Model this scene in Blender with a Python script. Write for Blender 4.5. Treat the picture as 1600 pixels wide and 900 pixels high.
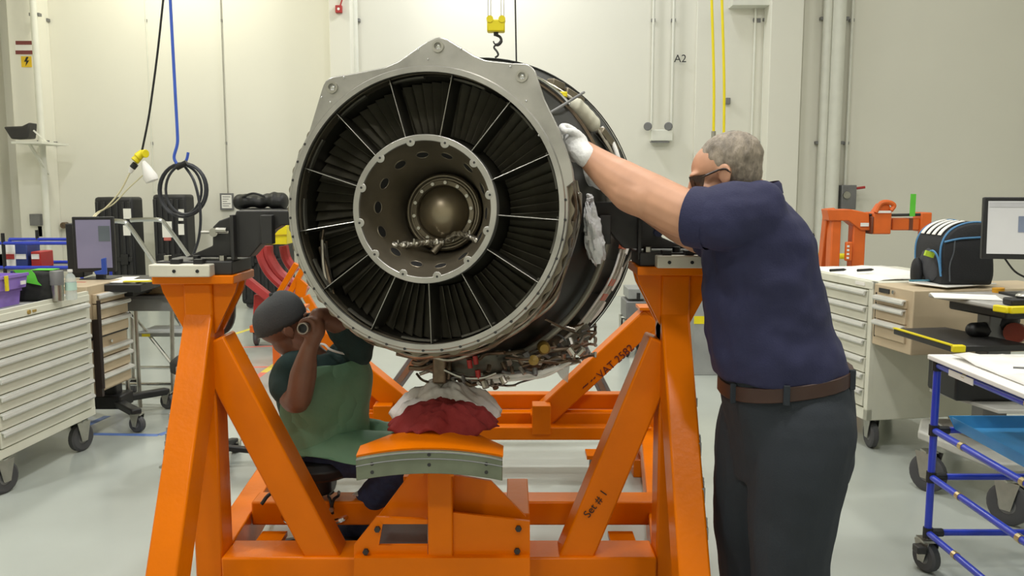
import bpy, bmesh, math, random
from mathutils import Vector, Matrix, Euler, noise
V = Vector
R = math.radians
for o in list(bpy.data.objects): bpy.data.objects.remove(o, do_unlink=True)
scene = bpy.context.scene
col = scene.collection

# ---------------------------------------------------------------- camera, world, exposure
CAM_H, FPX, PITCH = 1.6, 1350.0, math.atan(160/1350)
cam_d = bpy.data.cameras.new('camera'); cam_d.sensor_width = 36; cam_d.lens = FPX/1600*36; cam_d.clip_end = 60
cam = bpy.data.objects.new('camera', cam_d); col.objects.link(cam)
cam.location = (0, 0, CAM_H); cam.rotation_euler = (math.pi/2-PITCH, 0, 0)
scene.camera = cam
w = bpy.data.worlds.new('world'); scene.world = w; w.use_nodes = True
w.node_tree.nodes['Background'].inputs[0].default_value = (0.9, 0.95, 1, 1)
w.node_tree.nodes['Background'].inputs[1].default_value = 0.25
scene.view_settings.view_transform = 'Standard'; scene.view_settings.look = 'None'
scene.view_settings.gamma = 1.0; scene.view_settings.use_curve_mapping = False
scene.view_settings.exposure = -1.1
# the hall's high-bay lamps: x, y, z, watts, colour (each one is built as a fixture further down)
LAMPS = [(-4.6, 11.3, 5.7, 185, (1, .97, .8)), (-.4, 11.3, 5.7, 175, (.97, .98, 1)), (2.2, 11.2, 6.1, 45, (.88, .92, 1)), (6.0, 10.4, 6.4, 35, (1, .985, .965)),
         (-3.8, 6.0, 6.3, 230, (1, .985, .965)), (.2, 6.0, 6.3, 230, (1, .985, .965)), (4.2, 6.0, 6.3, 150, (1, .985, .95)),
         (-3.8, 1.6, 6.3, 270, (1, .985, .965)), (.2, 1.6, 6.3, 270, (1, .985, .965)), (4.2, 1.6, 6.3, 210, (1, .985, .95)),
         (-2.6, -2.4, 6.3, 210, (1, .985, .965)), (1.8, -2.4, 6.3, 210, (1, .985, .965))]

def P(px, py, Y):
    """photo pixel (1600x900) seen at the horizontal distance Y -> point in the hall"""
    u, v = (px-800)/FPX, (450-py)/FPX
    c, s = math.cos(PITCH), math.sin(PITCH)
    d = V((u, c+v*s, -s+v*c))
    return V((0, 0, CAM_H)) + d*(Y/d.y)

# ---------------------------------------------------------------- materials
def lin(c):
    c = c/255
    return c/12.92 if c <= .04045 else ((c+.055)/1.055)**2.4
def rgb(c): return (lin(c[0]), lin(c[1]), lin(c[2]), 1)
MATS = {}
def mat(name, c, rough=.5, metal=0, var=.10, scale=6, bump=0, bscale=60, emit=0, trans=0, alpha=1, coat=0, spec=.5, stretch=None, c2=None):
    if name in MATS: return MATS[name]
    m = bpy.data.materials.new(name); m.use_nodes = True
    nt = m.node_tree; b = nt.nodes['Principled BSDF']
    b.inputs['Roughness'].default_value = rough; b.inputs['Metallic'].default_value = metal
    b.inputs['Specular IOR Level'].default_value = spec
    b.inputs['Coat Weight'].default_value = coat; b.inputs['Coat Roughness'].default_value = .12
    b.inputs['Transmission Weight'].default_value = trans; b.inputs['Alpha'].default_value = alpha
    tc = nt.nodes.new('ShaderNodeTexCoord'); mp = nt.nodes.new('ShaderNodeMapping')
    nt.links.new(tc.outputs['Object'], mp.inputs[0])
    if stretch: mp.inputs['Scale'].default_value = stretch
    n = nt.nodes.new('ShaderNodeTexNoise'); n.inputs['Scale'].default_value = scale; n.inputs['Detail'].default_value = 5
    nt.links.new(mp.outputs[0], n.inputs['Vector'])
    r = nt.nodes.new('ShaderNodeValToRGB'); base = rgb(c)
    lo = rgb(c2) if c2 else tuple(x*(1-2*var) for x in base[:3])+(1,)
    r.color_ramp.elements[0].position = .3; r.color_ramp.elements[1].position = .62
    r.color_ramp.elements[0].color = lo; r.color_ramp.elements[1].color = base
    nt.links.new(n.outputs['Fac'], r.inputs[0]); nt.links.new(r.outputs[0], b.inputs['Base Color'])
    if bump:
        n2 = nt.nodes.new('ShaderNodeTexNoise'); n2.inputs['Scale'].default_value = bscale; n2.inputs['Detail'].default_value = 3
        nt.links.new(mp.outputs[0], n2.inputs['Vector'])
        bp = nt.nodes.new('ShaderNodeBump'); bp.inputs['Strength'].default_value = bump; bp.inputs['Distance'].default_value = .01
        nt.links.new(n2.outputs['Fac'], bp.inputs['Height']); nt.links.new(bp.outputs[0], b.inputs['Normal'])
    if emit:
        nt.links.new(r.outputs[0], b.inputs['Emission Color']); b.inputs['Emission Strength'].default_value = emit
    MATS[name] = m
    return m

ORANGE = mat('orange_paint', (224, 114, 0), .3, var=.05, scale=5, bump=.08, bscale=45, coat=.04, spec=.16)
ORANGE2 = mat('orange_paint_old', (226, 104, 30), .45, var=.1, scale=4)
BLACKP = mat('black_plate', (44, 43, 42), .5, var=.1)
BLACK = mat('black_plastic', (24, 24, 25), .5)
RUBBER = mat('rubber', (74, 74, 76), .6)
STEEL = mat('steel', (182, 180, 172), .32, 1, var=.08, scale=20)
CHROME = mat('chrome', (220, 220, 220), .12, 1)
BAR = mat('bare_bar', (216, 212, 196), .45, .15, var=.06)
ALU = mat('aluminium_plate', (184, 182, 176), .36, .85, var=.16, scale=7, bump=.03, bscale=30)
TITAN = mat('titanium', (134, 125, 108), .42, .75, var=.18, scale=6, bump=.04, bscale=20)
DARKBLADE = mat('dark_blade', (112, 108, 94), .36, .5, var=.2, scale=10)
DARKCASE = mat('dark_case', (50, 48, 41), .42, .3, var=.2)
GLOSSBLK = mat('gloss_black', (20, 20, 16), .42, 0, var=.2, scale=4, spec=.3)
FOIL = mat('foil', (215, 210, 200), .28, .95, var=.15, scale=40, bump=1, bscale=60)
RUSTY = mat('brown_tube', (124, 108, 90), .4, .7, var=.25, scale=25)
TUBE = mat('steel_tube', (178, 172, 160), .35, .85, var=.2, scale=30)
CABINET = mat('cabinet_paint', (220, 220, 203), .45, var=.03)
HANDLE = mat('handle_metal', (212, 212, 206), .35, .25, var=.05)
TAN = mat('tan_paint', (196, 178, 148), .5, var=.05)
WALL = mat('wall_paint', (230, 228, 215), .75, var=.02, scale=.6, bump=.02, bscale=30)
PIPEW = mat('pipe_paint', (226, 226, 214), .45, var=.03)
FLOOR = mat('floor_epoxy', (176, 182, 175), .22, var=.035, scale=.9, bump=.015, bscale=8, spec=.5, c2=(166, 171, 164))
WHITE = mat('white_plastic', (238, 236, 230), .45, var=.03)
PAPER = mat('paper', (246, 244, 236), .7, var=.02)
YELLOW = mat('yellow_paint', (232, 214, 20), .45, var=.06)
RED = mat('red_paint', (176, 44, 40), .45, var=.1)
GREEN = mat('green_tag', (96, 200, 60), .55, var=.08)
BLUE = mat('blue_tube', (40, 62, 190), .35, var=.1, coat=.3)
GREY = mat('grey_metal', (126, 126, 126), .45, .3)

# ---------------------------------------------------------------- mesh helpers
def frame(o, x, y, z):
    m = Matrix((x, y, z)).transposed().to_4x4(); m.translation = o; return m
def basis(d, up=(0, 0, 1)):
    d = V(d).normalized(); up = V(up)
    s = d.cross(up)
    if s.length < 1e-4: s = d.cross(V((0, 1, 0)))
    s.normalize(); return s, s.cross(d).normalized(), d
def cr(pts, n=6, closed=False):
    pts = [V(p) for p in pts]; out = []; N = len(pts)
    rng = range(N if closed else N-1)
    for i in rng:
        p1, p2 = pts[i], pts[(i+1) % N]
        p0 = pts[i-1] if (i > 0 or closed) else p1*2-p2
        p3 = pts[(i+2) % N] if (i+2 < N or closed) else p2*2-p1
        for k in range(n):
            t = k/n
            out.append(.5*((2*p1)+(p2-p0)*t+(2*p0-5*p1+4*p2-p3)*t*t+(3*p1-p0-3*p2+p3)*t**3))
    if not closed: out.append(pts[-1])
    return out
def lerp_list(vals, n):
    out = []
    for i in range(len(vals)-1):
        for k in range(n): out.append(vals[i]+(vals[i+1]-vals[i])*k/n)
    return out+[vals[-1]]

WORLD = {}
def W(o): return WORLD[o.name] if o is not None else Matrix()
class MB:
    def __init__(s, X=None): s.v, s.f, s.X = [], [], X or Matrix()
    def add(s, vs, fs):
        k = len(s.v); s.v += [s.X @ V(p) for p in vs]; s.f += [tuple(i+k for i in f) for f in fs]; return s
    def box(s, c, d, rot=None):
        c = V(c); h = V(d)/2; Rm = (rot.to_matrix() if isinstance(rot, Euler) else rot) if rot is not None else Matrix.Identity(3)
        vs = [c+Rm @ V((h.x*i, h.y*j, h.z*k)) for i in (-1, 1) for j in (-1, 1) for k in (-1, 1)]
        return s.add(vs, [(0, 1, 3, 2), (4, 6, 7, 5), (0, 4, 5, 1), (2, 3, 7, 6), (0, 2, 6, 4), (1, 5, 7, 3)])
    def b2(s, lo, hi): lo, hi = V(lo), V(hi); return s.box((lo+hi)/2, hi-lo)
    def beam(s, p0, p1, wd, h, up=(0, 0, 1)):
        p0, p1 = V(p0), V(p1); a, b, d = basis(p1-p0, up)
        return s.box((p0+p1)/2, (wd, h, (p1-p0).length), Matrix((a, b, d)).transposed())
    def tube(s, pts, r, n=8, closed=False, caps=True):
        pts = [V(p) for p in pts]; N = len(pts); rr = r if isinstance(r, (list, tuple)) else [r]*N
        vs, fs = [], []; a = None
        for i, p in enumerate(pts):
            t = (pts[(i+1) % N]-pts[i-1]) if closed else (pts[min(i+1, N-1)]-pts[max(i-1, 0)])
            if t.length < 1e-9: t = V((0, 0, 1))
            t.normalize()
            if a is None: a = basis(t)[0]
            a = (a-t*a.dot(t))
            a = a.normalized() if a.length > 1e-6 else basis(t)[0]
            b = t.cross(a)
            vs += [p+(a*math.cos(2*math.pi*k/n)+b*math.sin(2*math.pi*k/n))*rr[i] for k in range(n)]
        for i in range(N if closed else N-1):
            for k in range(n):
                j = (i+1) % N; fs.append((i*n+k, i*n+(k+1) % n, j*n+(k+1) % n, j*n+k))
        if caps and not closed: fs += [tuple(range(n-1, -1, -1)), tuple((N-1)*n+k for k in range(n))]
        return s.add(vs, fs)
    def cyl(s, p0, p1, r0, r1=None, n=16): return s.tube([p0, p1], [r0, r0 if r1 is None else r1], n)
    def lathe(s, prof, n=32, o=(0, 0, 0), ax=(0, 1, 0), a0=0, a1=None, closed_prof=False):
        """prof: (radius, distance along the axis)"""
        o = V(o); x, z, d = basis(ax); full = a1 is None
        m = n if full else n+1; vs, fs = [], []; K = len(prof)
        for i in range(m):
            t = a0+((2*math.pi) if full else (a1-a0))*i/n; e = x*math.cos(t)+z*math.sin(t)
            vs += [o+e*max(r, 1e-4)+d*h for r, h in prof]
        for i in range(n):
            j = (i+1) % m
            for k in range(K if closed_prof else K-1): l = (k+1) % K; fs.append((i*K+k, i*K+l, j*K+l, j*K+k))
        return s.add(vs, fs)
    def prism(s, poly, off):
        poly = [V(p) for p in poly]; off = V(off); n = len(poly)
        return s.add(poly+[p+off for p in poly], [tuple(range(n)), tuple(range(2*n-1, n-1, -1))]+[(i, (i+1) % n, n+(i+1) % n, n+i) for i in range(n)])
    def ell(s, c, r, rot=None, nu=16, nv=10):
        c = V(c); r = V((r, r, r)) if isinstance(r, (int, float)) else V(r); Rm = rot if rot is not None else Matrix.Identity(3)
        vs = [c+Rm @ V((0, 0, r.z))]; fs = []
        for j in range(1, nv):
            t = math.pi*j/nv
            vs += [c+Rm @ V((r.x*math.sin(t)*math.cos(2*math.pi*i/nu), r.y*math.sin(t)*math.sin(2*math.pi*i/nu), r.z*math.cos(t))) for i in range(nu)]
        vs.append(c+Rm @ V((0, 0, -r.z))); L = len(vs)-1
        for i in range(nu):
            fs += [(0, 1+i, 1+(i+1) % nu), (L, L-nu+(i+1) % nu, L-nu+i)]
            for j in range(nv-2): a = 1+j*nu; fs.append((a+i, a+nu+i, a+nu+(i+1) % nu, a+(i+1) % nu))
        return s.add(vs, fs)
    def limb(s, pts, rr, n=14, sub=5):
        p = cr(pts, sub); r = lerp_list(rr, sub); s.tube(p, r, n)
        s.ell(p[0], rr[0]*.99); s.ell(p[-1], rr[-1]*.99); return s
    def loft(s, rings, caps=True):
        n = len(rings[0]); vs = [p for r in rings for p in r]; fs = []
        for i in range(len(rings)-1):
            for k in range(n): fs.append((i*n+k, i*n+(k+1) % n, (i+1)*n+(k+1) % n, (i+1)*n+k))
        if caps: fs += [tuple(range(n-1, -1, -1)), tuple((len(rings)-1)*n+k for k in range(n))]
        return s.add(vs, fs)
    def sheet(s, grid, th=.004):
        """a thin solid sheet through a grid of points"""
        a, b = len(grid), len(grid[0]); top = [V(p) for r in grid for p in r]; nrm = [V((0, 0, 0)) for _ in top]
        q = [(i*b+j, i*b+j+1, (i+1)*b+j+1, (i+1)*b+j) for i in range(a-1) for j in range(b-1)]
        for f in q:
            nn = (top[f[2]]-top[f[0]]).cross(top[f[3]]-top[f[1]])
            for i in f: nrm[i] += nn
        bot = [p-nv.normalized()*th if nv.length > 0 else p for p, nv in zip(top, nrm)]; N = len(top)
        fs = q+[tuple(N+i for i in reversed(f)) for f in q]
        rim = [j for j in range(b)]+[i*b+b-1 for i in range(1, a)]+[(a-1)*b+j for j in range(b-2, -1, -1)]+[i*b for i in range(a-2, 0, -1)]
        for k in range(len(rim)): i, j = rim[k], rim[(k+1) % len(rim)]; fs.append((j, i, N+i, N+j))
        return s.add(top+bot, fs)
    def build(s, name, m, parent=None, bevel=0, sharp=35, seg=2, kind=None, label=None):
        vs = s.v; lo = V([min(p[i] for p in vs) for i in range(3)]); hi = V([max(p[i] for p in vs) for i in range(3)])
        Wp = W(parent); inv = Wp.inverted(); c = inv @ ((lo+hi)/2)
        me = bpy.data.meshes.new(name); me.from_pydata([inv @ p-c for p in vs], [], s.f)
        bm = bmesh.new(); bm.from_mesh(me); bmesh.ops.recalc_face_normals(bm, faces=bm.faces); bm.to_mesh(me); bm.free()
        me.materials.append(m)
        me.polygons.foreach_set('use_smooth', [True]*len(me.polygons)); me.set_sharp_from_angle(angle=R(sharp))
        o = bpy.data.objects.new(name, me); col.objects.link(o); o.parent = parent; o.location = c
        WORLD[o.name] = Wp @ Matrix.Translation(c)
        if bevel:
            b = o.modifiers.new('bevel', 'BEVEL'); b.width = bevel; b.segments = seg; b.limit_method = 'ANGLE'; b.angle_limit = R(40)
        if kind: o['kind'] = kind
        if label: o['label'] = label
        return o
def skinned(o, voxel=.007, it=6, f=.5):
    r = o.modifiers.new('remesh', 'REMESH'); r.mode = 'VOXEL'; r.voxel_size = voxel; r.use_smooth_shade = True
    s = o.modifiers.new('smooth', 'SMOOTH'); s.iterations = it; s.factor = f
    return o
def tag(o, label, cat, group=None):
    o['label'] = label; o['category'] = cat
    if group: o['group'] = group
    return o
def thing(name, label, cat, loc=(0, 0, 0), group=None):
    o = bpy.data.objects.new(name, None); col.objects.link(o); o.location = loc; o.empty_display_size = .1
    WORLD[o.name] = Matrix.Translation(V(loc)); return tag(o, label, cat, group)
def struct(o, label=None):
    o['kind'] = 'structure'
    if label: o['label'] = label
    return o
def copy_tree(o, parent=None, delta=None):
    c = o.copy(); col.objects.link(c); c.parent = parent
    if delta is not None: c.location = V(o.location)+V(delta)
    WORLD[c.name] = (W(parent) if parent else Matrix()) @ Matrix.Translation(c.location)
    for ch in o.children: copy_tree(ch, c)
    return c
def text(body, size, o, x, y, m, parent, name='lettering', ext=.0006):
    cu = bpy.data.curves.new(name, 'FONT'); cu.body = body; cu.size = size; cu.align_x = 'CENTER'; cu.align_y = 'CENTER'; cu.extrude = ext
    tmp = bpy.data.objects.new('tmp_text', cu); me = bpy.data.meshes.new_from_object(tmp); bpy.data.objects.remove(tmp); me.materials.clear(); me.materials.append(m)
    t = bpy.data.objects.new(name, me); col.objects.link(t)
    x = V(x).normalized(); z = x.cross(V(y)).normalized(); y = z.cross(x)
    t.parent = parent; t.matrix_local = W(parent).inverted() @ frame(V(o), x, y, z); return t
rnd = random.Random(7)
# ================================================================ the hall
XL, XR, YB, YF, ZC = -7.2, 9.6, 12.5, -5.5, 7.2
floor = struct(MB().b2((XL-.2, YF-.2, -.12), (XR+.2, YB+.2, 0)).build('floor', FLOOR), 'pale grey glossy epoxy floor')
wall_b = struct(MB().b2((XL-.2, YB, 0), (XR+.2, YB+.2, ZC)).build('wall_back', WALL), 'cream painted back wall')
wall_l = struct(MB().b2((XL-.2, YF, 0), (XL, YB, ZC)).build('wall_left', WALL))
struct(MB().b2((XR, YF, 0), (XR+.2, YB, ZC)).build('wall_right', WALL))
struct(MB().b2((XL-.2, YF-.2, 0), (XR+.2, YF, ZC)).build('wall_front', WALL))
struct(MB().b2((XL-.2, YF-.2, ZC), (XR+.2, YB+.2, ZC+.15)).build('ceiling', WALL))
# pilasters and columns on the back wall
def px2x(px, Y): return P(px, 290, Y).x
def pilaster(n, p0, p1, dep, z0=0):
    return struct(MB().b2((px2x(p0, YB-dep), YB-dep, z0), (px2x(p1, YB-dep), YB, ZC)).build('trim_%d' % n, WALL, bevel=.01))
pilaster(1, 28, 72, .35); pilaster(2, 520, 553, .35); pilaster(3, 1083, 1192, .06); pilaster(4, 1196, 1246, .4); pilaster(5, 1246, 1283, .12)
# lamps
LGLOW = mat('lamp_diffuser', (255, 248, 230), .5, emit=6, var=.01)
words = ['over the far wall, first from the tall pipes', 'over the far wall, second from the tall pipes', 'over the far wall, third from the tall pipes', 'over the far wall beside the wall opposite',
         'behind the engine, above the drawer cabinet by the pipes', 'behind the engine, mid hall', 'behind the engine, above the orange crane',
         'above the tool cabinets beside the engine', 'above the engine stand', 'above the blue tube cart', 'behind the viewer on the cabinets side', 'behind the viewer on the cart side']
for (x, y, z, wt, c), wd in zip(LAMPS, words):
    t = thing('high_bay_lamp', 'white high bay lamp hung '+wd, 'lamp', (x, y, z), 'high bay lamps under the ceiling')
    MB().lathe([(.05, .22), (.16, .2), (.3, .02), (.31, 0), (.29, 0)], 24, (x, y, z), (0, 0, 1)).build('reflector', WHITE, t)
    MB().lathe([(.0, .02), (.285, .02), (.285, .03), (0, .03)], 24, (x, y, z), (0, 0, 1)).build('diffuser', LGLOW, t)
    MB().cyl((x, y, z+.2), (x, y, ZC), .012, n=8).build('suspension_rod', GREY, t)
    ld = bpy.data.lights.new('lamp_light', 'AREA'); ld.shape = 'DISK'; ld.size = .6; ld.energy = wt; ld.color = c
    lo = bpy.data.objects.new('lamp_light', ld); col.objects.link(lo); lo.parent = t; lo.location = (0, 0, -.01)
# floor tape
def tape(pts, wd, m, n=1):
    pts = [P(x, y, 3) for x, y in pts]; pts = [V((0, 0, CAM_H))+(p-V((0, 0, CAM_H)))*(CAM_H/(CAM_H-p.z)) for p in pts]
    for a, b in zip(pts, pts[1:]):
        MB().beam(a+V((0, 0, .0006)), b+V((0, 0, .0006)), wd, .0012).build('floor_tape', m, floor)
BTAPE = mat('blue_tape', (96, 128, 196), .5); RTAPE = mat('red_tape', (222, 120, 104), .5); YTAPE = mat('yellow_tape', (222, 206, 84), .5)
tape([(128, 678), (248, 680), (272, 672)], .05, BTAPE); tape([(128, 668), (168, 650)], .05, BTAPE); tape([(200, 600), (275, 600)], .05, BTAPE)
tape([(372, 543), (470, 539)], .05, RTAPE); tape([(385, 574), (432, 573)], .05, RTAPE); tape([(395, 594), (412, 582)], .06, RTAPE); tape([(412, 582), (432, 568)], .06, YTAPE)
tape([(360, 524), (398, 512)], .06, YTAPE)
# pipes and conduits on the walls: (px, Y, radius, py_top or None, py_bottom)
def wall_pipe(px, Y, r, label, m=PIPEW, pyb=None, name='wall_pipe', group='pipes on the back wall', pyt=None):
    p = P(px, pyb if pyb else 420, Y); z0 = p.z if pyb else 0; z1 = P(px, pyt, Y).z if pyt else ZC
    x = P(px, 200, Y).x
    t = thing(name, label, 'pipe', (x, Y, z0), group)
    MB().cyl((x, Y, z0), (x, Y, z1), r, n=14).build('pipe_run', m, t)
    for z in (2.2, 3.9):
        if z0 < z < z1: MB().b2((x-r*1.5, Y, z-.02), (x+r*1.5, min(Y+r+.03, YB), z+.02)).build('pipe_clamp', GREY, t)
wall_pipe(64, YB-.47, .045, 'thicker white pipe on the corner column beside the red stripes', group='pipes beside the corner column')
wall_pipe(78, YB-.08, .04, 'thinner white pipe running down beside the corner column', pyb=345, group='pipes beside the corner column')
wall_pipe(557, YB-.08, .05, 'bright white downpipe behind the top of the engine')
wall_pipe(1018, YB-.06, .018, 'thin conduit dropping to the far end of the emergency light', pyb=197)
wall_pipe(1049, YB-.06, .02, 'thin conduit beside the black A2 lettering', pyb=200)
wall_pipe(1175, YB-.1, .016, 'thin conduit next to the square wall column', pyb=330)
wall_pipe(1192, YB-.1, .03, 'white pipe tight against the square wall column')
wall_pipe(1286, YB-.2, .06, 'thick white riser pipe behind the orange crane')
wall_pipe(1303, YB-.2, .1, 'thickest white riser pipe beside the grey switch box')
wall_pipe(1324, YB-.06, .022, 'thin conduit running down into the grey switch box', pyb=292)
wall_pipe(236, YB-.02, .008, 'hair thin pale conduit behind the black cable', pyb=300)
wall_pipe(352, YB-.02, .007, 'thin pale grey conduit ending at the small framed notice', m=mat('conduit_grey', (170, 168, 156), .5), pyb=305)
# wall furniture
def plate(name, label, cat, px0, py0, px1, py1, Y, dep, m, group=None, bevel=.004):
    a, b = P(px0, py1, Y), P(px1, py0, Y)
    return tag(MB().b2((a.x, Y-dep, a.z), (b.x, Y, b.z)).build(name, m, bevel=bevel), label, cat, group)
yc = YB-.35
t = thing('striped_wall_marker', 'white wall marker with two dark red stripes above yellow sign', 'sign', P(42, 85, yc))
a, b = P(25, 85, yc), P(61, 64, yc); MB().b2((a.x, yc-.006, a.z), (b.x, yc, b.z)).build('backing', WHITE, t)
MAROON = mat('maroon_stripe', (130, 62, 58), .6)
for q0, q1 in ((64, 70), (79, 85)):
    a, b = P(25, q1, yc), P(61, q0, yc); MB().b2((a.x, yc-.009, a.z), (b.x, yc-.006, b.z)).build('stripe', MAROON, t)
t = thing('hazard_sign', 'small yellow warning sign on column below the red stripes', 'sign', P(41, 105, yc))
a, b = P(34, 105, yc), P(49, 88, yc); MB().b2((a.x, yc-.006, a.z), (b.x, yc, b.z)).build('sign_plate', mat('sign_yellow', (236, 196, 30), .5), t)
c = P(41.5, 96, yc)
MB().prism([c+V((.035, -.009, .06)), c+V((.005, -.009, .06)), c+V((-.03, -.009, -.005)), c+V((.0, -.009, -.005)), c+V((-.015, -.009, -.065)), c+V((.04, -.009, .012)), c+V((.01, -.009, .012))], (0, .003, 0)).build('bolt_symbol', BLACK, t)
# loudspeaker on a wire bracket
c = P(38, 206, 11.6); t = thing('wall_loudspeaker', 'dark horn loudspeaker on white shelf bracket high on column', 'loudspeaker', c)
MB().prism([c+V((-.22, -.1, .06)), c+V((-.13, -.1, -.1)), c+V((.1, -.1, -.09)), c+V((.12, -.1, .03)), c+V((.13, -.1, .12)), c+V((.02, -.1, .07))], (0, .2, 0)).build('horn', BLACKP, t, bevel=.02)
MB().b2(c+V((-.1, -.15, -.16)), c+V((.3, .55, -.13))).build('shelf', PIPEW, t)
MB().beam(c+V((.25, .1, -.14)), c+V((.12, .0, .02)), .02, .02).build('strut', PIPEW, t)
MB().beam(c+V((.0, .1, -.15)), c+V((.02, .5, -.55)), .03, .03).build('strut', PIPEW, t)
# switch boxes and framed notices at the corner
plate('switch_box', 'dark grey switch box under the corner column pipes', 'box', 54, 334, 69, 352, YB-.3, .12, GREY)
plate('green_tag_strip', 'small green tag hanging under dark grey switch box', 'tag', 61, 353, 67, 370, YB-.33, .02, mat('dull_green', (86, 120, 74), .6))
plate('junction_box', 'pale junction box at the foot of the corner pipes', 'box', 71, 328, 86, 350, YB-.02, .1, PIPEW)
def notice(label, x0, y0, x1, y1, Y):
    a, b = P(x0, y1, Y), P(x1, y0, Y); t = thing('framed_notice', label, 'notice', (a.x, Y, a.z), 'framed notices on the back wall')
    MB().b2((a.x, Y-.02, a.z), (b.x, Y, b.z)).build('notice_frame', GREY, t)
    e = .025; MB().b2((a.x+e, Y-.024, a.z+e), (b.x-e, Y-.018, b.z-e)).build('sheet', PAPER, t)
    for i in range(5):
        z = b.z-e*1.8-i*(b.z-a.z-e*3)/5; MB().b2((a.x+e*1.6, Y-.026, z-.008), (b.x-e*(1.6+(i % 3)), Y-.023, z)).build('print_line', GREY, t)
notice('framed paper notice below the corner column junction box', 74, 351, 94, 374, YB-.02)
notice('small framed notice beside the second black case', 345, 302, 365, 328, YB-.02)
c = P(103, 352, YB-.06); t = thing('hose_valve', 'small brass and grey wall valve beside framed notice', 'valve', c)
MB().cyl(c+V((-.06, 0, 0)), c+V((.09, 0, 0)), .025).build('valve_body', GREY, t); MB().cyl(c+V((-.02, -.04, 0)), c+V((-.02, .06, 0)), .045).build('valve_wheel', RUSTY, t)
c = P(3, 284, 10.6); tag(MB().b2((XL, 10.4, c.z-.2), (XL+.06, 10.8, c.z+.2)).build('wall_panel_screen', mat('navy_panel', (64, 72, 110), .4), bevel=.01), 'dark blue panel on the side wall at photo edge', 'panel')
# fire alarm
c = P(530, 15, yc); t = thing('fire_alarm', 'small red fire alarm on column above the engine', 'alarm', c)
MB().b2(c+V((-.045, -.05, -.05)), c+V((.045, 0, .05))).build('alarm_body', RED, t, bevel=.006); MB().cyl(c+V((0, -.052, 0)), c+V((0, -.05, 0)), .018).build('strobe', WHITE, t)
MB().tube(cr([c+V((.02, -.02, .05)), c+V((.06, -.02, .2)), c+V((.07, -.02, .5))]), .01).build('alarm_wire', RED, t)
# emergency light
c = P(1031, 212, YB-.05); t = thing('emergency_light', 'twin head emergency light box on wall below the A2 lettering', 'light', c)
MB().b2(c+V((-.14, -.1, -.08)), c+V((.17, .05, .08))).build('battery_box', PIPEW, t, bevel=.012); MB().b2(c+V((-.14, -.105, -.1)), c+V((.12, .0, -.085))).build('lower_slot', GREY, t)
for dx in (-.17, .12):
    h = MB().lathe([(.0, 0), (.05, 0), (.06, .07), (.05, .08), (0, .08)], 16, c+V((dx, -.04, .13)), (-.3, -1, -.1)).build('lamp_head', GREY, t)
text('A2', .15, P(1063, 92, YB-.066), (1, 0, 0), (0, 0, 1), BLACK, wall_b)
t = tag(MB().b2(P(1145, 8, YB-.3), P(1196, 1, YB-.0)).build('wall_bracket', PIPEW, bevel=.004), 'flat white bracket arm high beside the square wall column', 'bracket')
for q in (1180, 1186): MB().box(P(q, 32, YB-.063), (.045, .006, .06)).build('stencil_mark', GREY, wall_b)
c = P(1137, 158, YB-.1); t = tag(MB().box(c, (.07, .06, .09)).build('hose_valve_fitting', GREY, bevel=.01), 'small grey fitting on wall behind a yellow strap', 'fitting')
# grey disconnect box with red lever
c = P(1321, 308, YB-.16); t = thing('disconnect_switch', 'grey disconnect switch box with red lever on riser pipes', 'switch', c)
MB().b2(c+V((-.1, -.12, -.17)), c+V((.11, .1, .17))).build('switch_housing', GREY, t, bevel=.01)
MB().cyl(c+V((.1, -.05, .12)), c+V((.24, -.08, .14)), .018).build('lever', RED, t); MB().cyl(c+V((-.04, -.12, .03)), c+V((-.04, -.16, .03)), .05).build('dial', STEEL, t)
c = P(1271, 372, YB-.15); tag(MB().lathe([(0, 0), (.07, 0), (.05, .06), (0, .06)], 14, c, (0, -1, 0)).build('wall_socket', BLACKP), 'small dark round wall outlet beside riser pipes', 'outlet')
# yellow straps
for px, pyb, lab in ((1115, 205, 'yellow hanging hose, first of two above the standing man'), (1131, 208, 'yellow hanging hose nearest the square wall column')):
    p = P(px, pyb, 7.0); q = P(px-3, 0, 7.0)
    t = thing('yellow_hose', lab, 'hose', p, 'yellow hoses above the standing man')
    MB().tube(cr([p, p*.6+q*.4+V((.008, 0, 0)), q])+[V((q.x-.02, 7.0, ZC))], .011).build('hose_run', YELLOW, t)
    MB().cyl(p-V((0, 0, .07)), p, .018).build('hose_coupling', STEEL, t)
# hoist
Yh = 5.2; c = P(775, 41, Yh); t = thing('hoist_block', 'yellow crane hook block hanging over the engine', 'hoist', c)
MB().b2(c+V((-.052, -.035, -.035)), c+V((.052, .035, .035))).build('block_body', YELLOW, t, bevel=.008)
for s in (-1, 1): MB().cyl(c+V((s*.035, -.04, .035)), c+V((s*.035, .04, .035)), .02).build('sheave', YELLOW, t)
for dx in (-.046, -.03, .03, .046): MB().cyl(c+V((dx, 0, .03)), (c.x+dx*.9, Yh, ZC), .0022, n=6).build('wire_rope', STEEL, t)
MB().cyl(c+V((0, 0, -.035)), c+V((0, 0, -.055)), .014).build('swivel', BLACKP, t)
MB().tube(cr([c+V((0, 0, -.05)), c+V((.024, 0, -.062)), c+V((.03, 0, -.085)), c+V((.012, 0, -.105)), c+V((-.008, 0, -.1)), c+V((-.016, 0, -.085))], 5), [.008]*10+[.01]*8+[.004]*8, 8).build('hook', BLACKP, t)
k = MB()
k.tube(cr([c+V((.004, 0, -.1)), c+V((-.012, .005, -.12)), c+V((.006, 0, -.145)), c+V((.012, 0, -.165)), c+V((-.006, 0, -.18))], 4), .006); k.build('lower_hook', BLACKP, t)
Yk = 5.6; p = P(807, 106, Yk); q = P(805, 0, Yk)
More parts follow.
